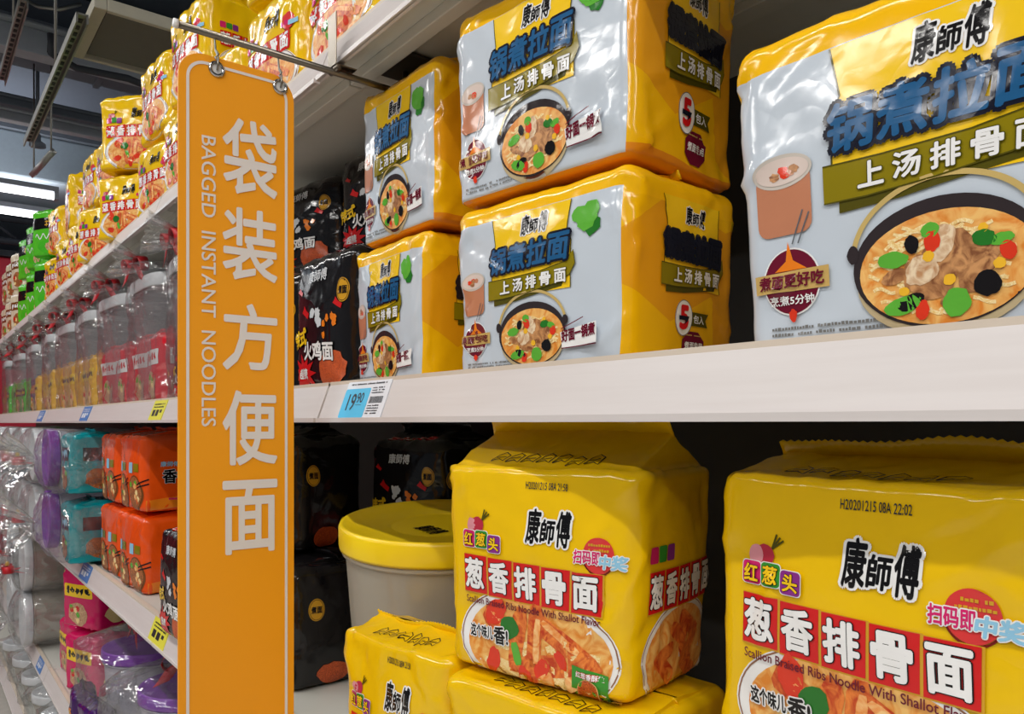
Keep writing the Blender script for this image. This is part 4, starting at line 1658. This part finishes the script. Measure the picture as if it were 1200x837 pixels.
# ------------------------------------------------------------------ buckets and cellophane bundles
def bucket_mesh(r, h, mat):
    m_ = MB()
    m_.lathe([(0, .001), (r * .86, .001), (r * .88, .004), (r * .985, h - .03), (r * .985, h - .004)], mat, 64)
    m_.lathe([(r * .985, h - .03), (r * 1.02, h - .03), (r * 1.02, h - .024), (r * .99, h - .022)], mat, 64)
    return m_


def lid_mesh(r, h, mat):
    m_ = MB()
    m_.lathe([(r * 1.0, h - .018), (r * 1.045, h - .022), (r * 1.05, h - .018), (r * 1.05, h + .008), (r * 1.035, h + .013), (r * 1.0, h + .013), (r * .93, h + .004), (r * .55, h + .005),
              (r * .53, h + .0035), (r * .5, h + .003), (0, h + .003)], mat, 72)
    return m_


bk = empty('clear_bucket', at_px(519, 616, d=1.17) * 1.0, 0, 'big clear plastic bucket with a bright yellow lid behind the yellow pack', 'bucket')
bc = bk.location.copy()
bk.location = (bc.x, bc.y, CZ + ZL + .001)
hb_ = bc.z - (CZ + ZL)
tilt = R(5.5)
ax = Vector((math.sin(A), math.cos(A), 0))
bk.rotation_mode = 'XYZ'
bk.rotation_euler = Matrix.Rotation(tilt, 3, ax).to_euler()
bk.location.z += .142 * .86 * math.sin(tilt)
bucket_mesh(.142, hb_ - .01, 'bucket_plastic').build('bucket_wall', bk)
ld = lid_mesh(.142, hb_ - .01, 'lid_yellow').build('lid', bk)
a = Art()
a.part('lid_print')
for k, c in enumerate('康師傅'):
    a.text(c, -.045 + .028 * k, -.014, -.019 + .028 * k, .016, 'black_ink', 1, .03)
art_objects(a, lambda x, y, off: Vector((x * .62 + .02, y * 1.1 - .03, hb_ - .01 + .0032 + off)), 0, ld, .0002, .0004)


def cello_mesh(w, d, h, seed, neck=.075, frill=.075, fr=.06, n=64, amp=.008, base=0.0, flop=0.0, yc=0.0):
    """crumpled clear film round a bundle, gathered at the neck and flaring out"""
    rows = []
    o = Vector((seed * 3.3, seed * 1.7, seed * .9))

    def ringp(z, a_, b_, e, am, rip=0.0):
        out_ = []
        for k in range(n):
            t = 2 * math.pi * k / n
            c, s_ = math.cos(t), math.sin(t)
            q = (abs(c) ** e + abs(s_) ** e) ** (-1 / e)
            p_ = Vector((a_ * q * c, b_ * q * s_, z))
            nz = noise.noise(p_ * 14 + o) + .6 * (1 - 2 * abs(noise.noise(p_ * 30 + o)))
            k2 = 1 + rip * math.sin(k * 2 * math.pi / n * 11 + seed) + rip * .6 * math.sin(k * 2 * math.pi / n * 17 + 2 * seed)
            p_.x *= k2; p_.y *= k2
            p_ += Vector((c, s_, 0)) * (nz * am)
            if rip:
                p_.z += nz * am * 1.4
            out_.append(p_)
        rows.append(out_)
    a_, b_ = w / 2, d / 2
    ringp(base + .001, a_ * .9, b_ * .9, 3.5, 0)
    for i in range(17):
        ringp(base + .006 + (h - .006) * i / 16, a_, b_, 4.0, amp)
    for i in range(1, 8):
        t = i / 8
        k = math.cos(t * math.pi / 2) ** .8
        ringp(base + h + neck * t ** (1.2 if not flop else .6), .014 + (a_ - .014) * k, .014 + (b_ - .014) * k, 4.0 - 2 * t, amp * (1 - .6 * t), .10 * t)
        for p_ in rows[-1]:
            p_.y -= flop * t ** 1.5
    ringp(base + h + neck, .012, .012, 2, .001, .1)
    if flop:
        for q_, p_ in enumerate(rows[-1]):
            p_.y, p_.z = -flop, base + h + neck + p_.y * .9
    for i in range(1, 7):
        t = i / 6
        ringp(base + h + neck + frill * t, .012 + fr * t ** .8, .012 + fr * t ** .8, 2, .004 + .006 * t, .28)
        if flop:
            for p_ in rows[-1]:
                dz = p_.z - (base + h + neck)
                p_.z = base + h + neck + p_.y * .62 + dz * .05
                p_.y = -flop - dz
    if yc:
        for r_ in rows:
            for p_ in r_:
                p_.y += yc
    m_ = MB()
    vv = [p_ for r_ in rows for p_ in r_]
    fs = []
    for j in range(len(rows) - 1):
        for k in range(n):
            fs.append((j * n + k, j * n + (k + 1) % n, (j + 1) * n + (k + 1) % n, (j + 1) * n + k))
    m_.add(vv, fs, 'cellophane', True)
    return m_


def tub_shape(m_, boxy):
    """turns a round tub into one with a rounded oblong plan"""
    if boxy:
        out_ = []
        for x, y, z in m_.v:
            c = math.hypot(x, y)
            if c > 1e-6:
                q = (abs(x / c) ** 4.5 + abs(y / c) ** 4.5) ** (-1 / 4.5)
                x, y = x * q * boxy[0], y * q * boxy[1]
            out_.append((x, y, z))
        m_.v = out_
    return m_


def bow(parent, z, s_=1.0, rot=0.0, name='ribbon_bow'):
    m_ = MB()
    for sg_ in (-1, 1):
        pts = []
        for k in range(9):
            t = k / 8 * 2 * math.pi
            x = sg_ * (.012 + .03 * (1 - math.cos(t)) / 2)
            pts.append((x * s_, -.014 * s_, (.016 * math.sin(t)) * s_))
        vv, fs = [], []
        for p_ in pts:
            vv += [(p_[0], p_[1] - .011 * s_, p_[2]), (p_[0], p_[1] + .011 * s_, p_[2])]
        for k in range(8):
            fs.append((2 * k, 2 * k + 1, 2 * k + 3, 2 * k + 2))
        m_.add(vv, fs, 'bow_red', True)
        tv, tf = [], []
        for k in range(6):
            t = k / 5
            x, z_ = sg_ * (.008 + .034 * t), -.034 * t + .004 * math.sin(t * 5)
            tv += [((x - .015) * s_, -.016 * s_ - .01 * t, (z_ + sg_ * .006) * s_), ((x + .015) * s_, -.018 * s_ - .01 * t, (z_ - sg_ * .006) * s_)]
        for k in range(5):
            tf.append((2 * k, 2 * k + 1, 2 * k + 3, 2 * k + 2))
        m_.add(tv, tf, 'bow_red', True)
    me = m_.mesh(name)
    o = link(name, me, parent, (0, 0, z))
    o.rotation_euler = (0, 0, rot)
    md = o.modifiers.new('thick', 'SOLIDIFY')
    md.thickness = .0008
    kn = MB()
    kn.lathe([(0, -.009), (.012, -.006), (.0155, 0), (.012, .006), (0, .009)], 'bow_gold', 14)
    k2 = kn.build('knot', o)
    return o


_sm = {}


def small_pack(kind, w, d, h):
    """printed bag inside a gift bundle, built once per kind"""
    key = kind
    if key not in _sm:
        sd = 60 + len(_sm)
        s_ = Surf(w, d, h, r=min(.02, d * .4), rt=.012, rb=.01, bulge=.008, amp=.003, freq=22, seed=sd, rise=.012)
        film_, art_ = {
            'black': ('black_film', lambda: art_black(w, h, d, sd)),
            'red': ('red_film', lambda: art_generic(w, h, d, sd, 'white_ink', 'meat_print', 'red_ink', 'pale_food_print')),
            'gold': ('gold_film', lambda: art_generic(w, h, d, sd, 'yellow_ink', 'rib_print', 'black_ink', 'rib_pale_print')),
            'purple': ('purple_film', lambda: art_generic(w, h, d, sd, 'orange_ink', 'corn_ink', 'yellow_ink', 'corn_ink')),
            'green': ('green_film', lambda: art_generic(w, h, d, sd, 'black_ink', 'leaf_ink', 'yellow_ink', 'pale_food_print')),
            'teal': ('teal_film', lambda: art_generic(w, h, d, sd, 'navy_ink', 'mixed_food_print', 'pale_blue_ink', 'mixed_food_print')),
            'pink': ('pink_film', lambda: art_generic(w, h, d, sd, 'yellow_ink', 'noodle_print', 'black_ink', 'pale_food_print')),
        }[kind]
        _sm[key] = (s_, film_, art_())
        return None
    return _sm[key]


_proto = {}


def put_pack(kind, parent, loc, rz=0.0, rx=0.0, size=(.17, .06, .17)):
    if kind not in _proto:
        small_pack(kind, *size)
        s_, f_, a_ = _sm[kind]
        e = make_pack('noodle_pack', s_, f_, a_, None, None, None, loc, rz, res=.010, step=.013, root=parent, part_name='noodle_pack')
        _proto[kind] = e
    else:
        e = copy_tree(_proto[kind], parent)
    e.location = loc
    e.rotation_euler = (rx, 0, rz)
    return e


_cm = {}


def bundle(label, group, loc, rot, r, h, lid, packs, w, d, seed, plastic='bucket_plastic', off=(0, 0), bowrot=0.0, bows=1, neck=.075, bucket=True, name='gift_bundle', wrap_h=None, frill=.075, flop=0.0, fr=.06, boxy=None):
    e = empty(name, loc, rot[2], label, 'gift bundle', group, rot[0], rot[1])
    ax_, ay_ = boxy or (1.0, 1.0)
    if bucket:
        key = (r, h, plastic, boxy)
        if key not in _cm:
            _cm[key] = tub_shape(bucket_mesh(r, h, plastic), boxy).mesh('bucket')
        link('bucket', _cm[key], e, (off[0], off[1], .002))
        key = (r, h, lid, boxy)
        if key not in _cm:
            _cm[key] = tub_shape(lid_mesh(r, h, lid), boxy).mesh('lid')
        link('lid', _cm[key], e, (off[0], off[1], .002))
    for kind, l_, rz, rx in packs:
        put_pack(kind, e, l_, rz, rx, (.17, .14, .185) if kind == 'teal' else (.155, .06, .17))
    hh = wrap_h or (h + .02)
    cello_mesh(w, d, hh, seed, neck, frill, fr, flop=flop).build('cellophane_wrap', e)
    if bows:
        b_ = bow(e, hh + neck, 1.2 if flop else 1.4, bowrot)
        if flop:
            b_.location = (0, -flop - .01, hh + neck)
            b_.rotation_euler = (R(12), 0, bowrot * .2)
    return e


GM = 'cellophane gift bundles on the middle shelf'
zb0 = ZM
R0 = .125
for k, (X, kinds, lab) in enumerate(((1.84, ['black'], 'gift bundle with a black noodle pack and white lid, touching the sign edge'),
                                     (2.22, ['red', 'red'], 'gift bundle with two red packs under a white lid, next to the black-pack bundle'),
                                     (2.62, ['red', 'red'], 'gift bundle with red packs standing right of the yellow-pack bundles'),
                                     (3.06, ['gold', 'gold'], 'nearest gift bundle with two yellow packs under a white lid'),
                                     (3.48, ['gold', 'gold'], 'second gift bundle with yellow packs, left of the nearest one'),
                                     (3.95, ['gold', 'gold'], 'farthest gift bundle with yellow packs'),
                                     (4.5, ['purple', 'gold'], 'gift bundle with a purple pack and a yellow pack'),
                                     (5.1, ['green', 'green'], 'nearer gift bundle with green packs at the far end of the middle shelf'),
                                     (5.75, ['green', 'green'], 'farther gift bundle with green packs at the far end of the middle shelf'))):
    if kinds == ['black']:
        pk = [('black', (-.07, -.078, .005), R(6), 0), ('black', (.085, -.076, .005), R(-2), 0)]
    else:
        pk = [(kinds[0], (-.079, -.078, .005), R(3), 0), (kinds[1], (.079, -.082, .005), R(-3), 0)]
    bundle(lab, GM, P(X, .475 + .145, zb0), (0, 0, R(2 * ((k * 7) % 5 - 2))), .15, .318, 'lid_white', pk, .352, .285, 3 + k, bowrot=R(30 + 40 * k), neck=.034, frill=.075, flop=.118, fr=.046,
           plastic='tub_plastic', boxy=(1.10, .87))

# lower shelf: bundles lying with their lids to the aisle
GL = 'cellophane gift bundles lying on the lower shelf'
RL = .099


def lying(X, lev, lid, packs, lab, seed, plastic='bucket_plastic_violet', yf=.35, w=.25, wx=0.0, bows=1):
    zc = ZL + .112 + lev * .222
    e = bundle(lab, GL, P(X, yf + .33, zc), (R(90), 0, 0), RL, .27, lid, packs, w, .204, seed, plastic, off=(wx, 0), bows=bows, neck=.05)
    return e


for lev, nm in ((0, 'lower'), (1, 'upper')):
    lying(3.02, lev, 'lid_purple', [('teal', (.170, -.099, .20), 0, R(-90))], f'{nm} lying gift bundle with a purple lid and a teal pack', 31 + lev, w=.56, wx=-.20, bows=0)
    lying(3.53, lev, 'lid_white', [('purple', (.10, -.09, .1), 0, R(-90))], f'{nm} lying gift bundle with a red bow beside the purple-lid bundles', 41 + lev, w=.375, wx=-.07)
    lying(3.92, lev, 'lid_white', [('red', (.10, -.09, .1), 0, R(-90))], f'{nm} lying gift bundle with a white lid, second beyond the purple-lid bundles', 44 + lev, w=.375, wx=-.07)
    lying(4.4, lev, 'lid_white', [('green', (.10, -.09, .1), 0, R(-90))], f'{nm} lying gift bundle with a white lid, third beyond the purple-lid bundles', 47 + lev, w=.375, wx=-.07)
    lying(4.9, lev, 'lid_white', [('green', (.10, -.09, .1), 0, R(-90))], f'{nm} lying gift bundle at the far end of the lower shelf', 50 + lev, w=.375, wx=-.07)

# orange packs
GO = 'orange noodle packs on the lower shelf'
s_ = Surf(.235, .20, .205, r=.02, rt=.018, rb=.014, bulge=.009, amp=.0012, freq=17, seed=71, rise=.012)
og = make_pack('orange_noodle_pack', s_, 'orange_film', art_orange(.235, .205, .20, 71), 'orange pack', 'noodle pack', GO, (0, 0, 0), 0, res=.008, step=.010)
for k, (X, z, rz, lab) in enumerate(((2.33, 0, 3, 'lower orange noodle pack right behind the glossy black pack'), (2.33, .221, 1, 'upper orange noodle pack with black 香辣 lettering on its side'),
                                     (2.61, 0, 2, 'lower orange noodle pack next to the teal packs'), (2.62, .221, -1, 'upper orange noodle pack next to the teal packs'))):
    e = og if k == 0 else copy_tree(og)
    e.location = P(X, .49 + .1, ZL + z)
    e.rotation_euler = (0, 0, R(rz))
    tag(e, lab, 'noodle pack', GO)

# bottom shelf: pink packs, purple-lidded buckets, a clear tub
ZB = LV['bottom'][0] - .0045
GP = 'pink noodle packs on the bottom shelf'
s_ = Surf(.21, .15, .21, r=.02, rt=.014, rb=.012, bulge=.009, amp=.003, freq=18, seed=75, rise=.014)
pk_ = make_pack('pink_noodle_pack', s_, 'pink_film', art_generic(.21, .21, .15, 75, 'yellow_ink', 'noodle_print', 'black_ink', 'pale_food_print'), 'pink pack', 'noodle pack', GP, (0, 0, 0), 0, res=.009, step=.012)
for k, (X, Yf, z, rz, lab) in enumerate(((3.33, .50, 0, 20, 'lower pink noodle pack at the bottom shelf strip'), (3.36, .50, .242, 24, 'upper pink noodle pack under the lower shelf strip'),
                                         (3.60, .50, 0, 5, 'lower pink pack next to the clear tub'), (3.62, .52, .242, 5, 'upper pink pack behind the clear tub'))):
    e = pk_ if k == 0 else copy_tree(pk_)
    e.location = P(X, Yf + .09, ZB + z)
    e.rotation_euler = (0, 0, R(rz))
    tag(e, lab, 'noodle pack', GP)
GB = 'purple-lidded gift bundles on the bottom shelf'
for k, (X, Y, lab) in enumerate(((2.68, .60, 'gift bundle with a purple lid beside the pink packs'), (2.20, .60, 'gift bundle with a purple lid at the sign edge'))):
    bundle(lab, GB, P(X, Y, ZB), (0, 0, R(20 * k)), .135, .30, 'lid_purple', [('purple', (-.09, -.155, .003), R(-8), 0), ('purple', (.085, -.15, .003), R(6), 0)], .37, .36, 81 + k, 'bucket_plastic_violet', off=(0.01, .02), bowrot=R(50 * k), neck=.06)
for k, (X, lab) in enumerate(((4.15, 'clear gift bundle with a white lid lying at the bottom shelf front'), (4.7, 'second clear gift bundle lying beyond the front one on the bottom shelf'))):
    for lev in (0, 1):
        if lev:
            lab = lab.replace('clear gift', 'upper clear gift')
        bundle(lab, 'white-lidded gift bundles on the bottom shelf', P(X, .40 + .33, ZB + .134 + lev * .25), (R(90), 0, 0), .12, .30, 'lid_white', [], .27, .238, 91 + 3 * k + lev, 'bucket_plastic', neck=.05, bows=lev)
# base deck: low tubs with white lids
ZD = LV['base'][0] - .0045
GT = 'white-lidded tubs on the base deck'
tb = empty('white_lidded_tub', (0, 0, 0), 0, 'tub', 'tub', GT)
bucket_mesh(.118, .105, 'bucket_plastic').build('tub_wall', tb)
lid_mesh(.118, .105, 'lid_white').build('lid', tb)
cello_mesh(.255, .255, .122, 99, .02, .02, .04).build('cellophane_wrap', tb)
for k, (X, Y, z, lab) in enumerate(((3.50, .535, 0, 'nearest white-lidded tub on the base deck'), (3.81, .54, 0, 'second white-lidded tub on the base deck'), (4.12, .535, 0, 'third white-lidded tub on the base deck'),
                                    (4.45, .53, 0, 'fourth white-lidded tub on the base deck'), (4.8, .52, 0, 'fifth white-lidded tub on the base deck'))):
    e = tb if k == 0 else copy_tree(tb)
    e.location = P(X, Y, ZD + z)
    e.rotation_euler = (0, 0, R(35 * k))
    tag(e, lab, 'tub', GT)

# ------------------------------------------------------------------ top shelf
ZT = LV['top'][0] - .0045
GTY = 'yellow noodle packs along the top shelf'
PR = []
for k, (w, d, h, amp) in enumerate(((.215, .15, .19, .003), (.21, .15, .18, .0034), (.215, .16, .2, .003))):
    s_ = Surf(w, d, h, r=.02, rt=.014, rb=.012, bulge=.010, amp=amp, freq=17, seed=110 + k, rise=.022)
    e = make_pack('yellow_noodle_pack', s_, 'yellow_film', art_scallion(w, h, d, 110 + k, lite=True), 'x', 'noodle pack', GTY, (0, 0, 0), 0, res=.0085, step=.011, su=w / .225, sv=h / .22)
    PR.append([e, False, h, d])


def top_pack(v, X, Yf, z, rz, label, sz=1.0):
    e, used, h, d = PR[v]
    if used:
        e = copy_tree(e)
    PR[v][1] = True
    rz = R(rz)
    e.location = P(X, Yf, ZT + z) + Vector((-math.sin(rz), math.cos(rz), 0)) * (d / 2)
    e.rotation_euler = (0, 0, rz)
    e.scale = (1, 1, sz)
    tag(e, label, 'noodle pack', GTY)


top_pack(2, .70, .485, 0, 0, 'yellow pack on the top shelf above the white packs, at the photo top edge')
top_pack(0, 1.005, .482, 0, -1, 'yellow pack with big red title tiles right above the sign arm clip', .84)
top_pack(1, 1.25, .478, 0, 4, 'yellow pack on the top shelf just left of the arm clip', 1.0)
top_pack(2, 1.52, .48, 0, 8, 'yellow pack on the top shelf seen above the sign and rod', .95)
top_pack(1, 1.30, .50, .235, 6, 'yellow pack on the second layer above the sign, cut by the photo top', .9)
top_pack(0, 1.79, .478, 0, 4, 'lower yellow pack at the left edge of the sign top', .9)
top_pack(2, 1.78, .49, .205, 4, 'upper yellow pack at the left edge of the sign top', .95)
top_pack(1, 2.03, .482, 0, 10, 'lower yellow pack beneath the pack turned to the aisle', .92)
top_pack(2, 2.05, .485, .192, 3, 'upper yellow pack between the sign edge and the turned pack', .92)
top_pack(0, 2.33, .50, .19, 42, 'upper yellow pack turned to the aisle with its red title in full view', 1.05)
top_pack(2, 2.36, .482, 0, 30, 'lower yellow pack beneath the left end of the turned pack', .86)
top_pack(1, 2.74, .478, 0, 24, 'lower yellow pack second left of the turned pack', .92)
top_pack(0, 2.66, .49, .19, 4, 'upper yellow pack directly left of the turned pack', .9)
top_pack(1, 2.93, .49, .205, 2, 'upper yellow pack second left of the turned pack', 1.0)
top_pack(0, 3.06, .478, 0, 10, 'lower yellow pack third left of the turned pack', .95)
top_pack(2, 3.38, .478, 0, 8, 'lower yellow pack under the plain yellow sided one', .9)
top_pack(1, 3.36, .49, .208, -6, 'upper yellow pack showing a broad plain yellow side', 1.12)
top_pack(0, 3.68, .478, 0, 8, 'lower yellow pack beside the green packs', .85)
top_pack(2, 3.68, .485, .195, 4, 'upper yellow pack beside the green packs', .85)

GG = 'green noodle packs on the top shelf'
s_ = Surf(.22, .17, .205, r=.022, rt=.016, rb=.012, bulge=.010, amp=.003, freq=16, seed=131, rise=.02)
gp = make_pack('green_noodle_pack', s_, 'green_film', art_green(.22, .205, .17, 131), 'x', 'noodle pack', GG, (0, 0, 0), 0, res=.010, step=.013)
for k, (X, lev, rz, lab) in enumerate(((4.06, 0, 25, 'nearest lower green pack beside the yellow packs'), (4.07, 1, 30, 'nearest upper green pack with a black band'),
                                       (4.40, 0, 20, 'middle lower green pack'), (4.41, 1, 18, 'middle upper green pack'), (4.74, 0, 20, 'farthest lower green pack'), (4.75, 1, 16, 'farthest upper green pack'))):
    e = gp if k == 0 else copy_tree(gp)
    e.location = P(X, .58, ZT + .238 * lev)
    e.rotation_euler = (0, 0, R(rz))
    tag(e, lab, 'noodle pack', GG)
GC = 'brown and cream packs at the far end of the top shelf'
s_ = Surf(.21, .15, .2, r=.02, rt=.014, rb=.012, bulge=.010, amp=.003, freq=16, seed=137, rise=.02)
gp = make_pack('cream_noodle_pack', s_, 'cream_film', art_generic(.21, .2, .15, 137, 'brown_ink', 'orange_ink', 'white_ink', 'mixed_food_print'), 'x', 'noodle pack', GC, (0, 0, 0), 0, res=.010, step=.013)
for k, (X, lev, lab) in enumerate(((5.10, 0, 'nearest lower cream pack beyond the green packs'), (5.11, 1, 'nearest upper cream pack beyond the green packs'), (5.45, 0, 'second lower cream pack beyond the green packs'), (5.46, 1, 'second upper cream pack beyond the green packs'),
                                    (5.8, 0, 'lower cream pack near the end of the top shelf'), (5.8, 1, 'upper cream pack near the end of the top shelf'))):
    e = gp if k == 0 else copy_tree(gp)
    e.location = P(X, .57, ZT + .232 * lev)
    e.rotation_euler = (0, 0, R(20 - 3 * k))
    tag(e, lab, 'noodle pack', GC)
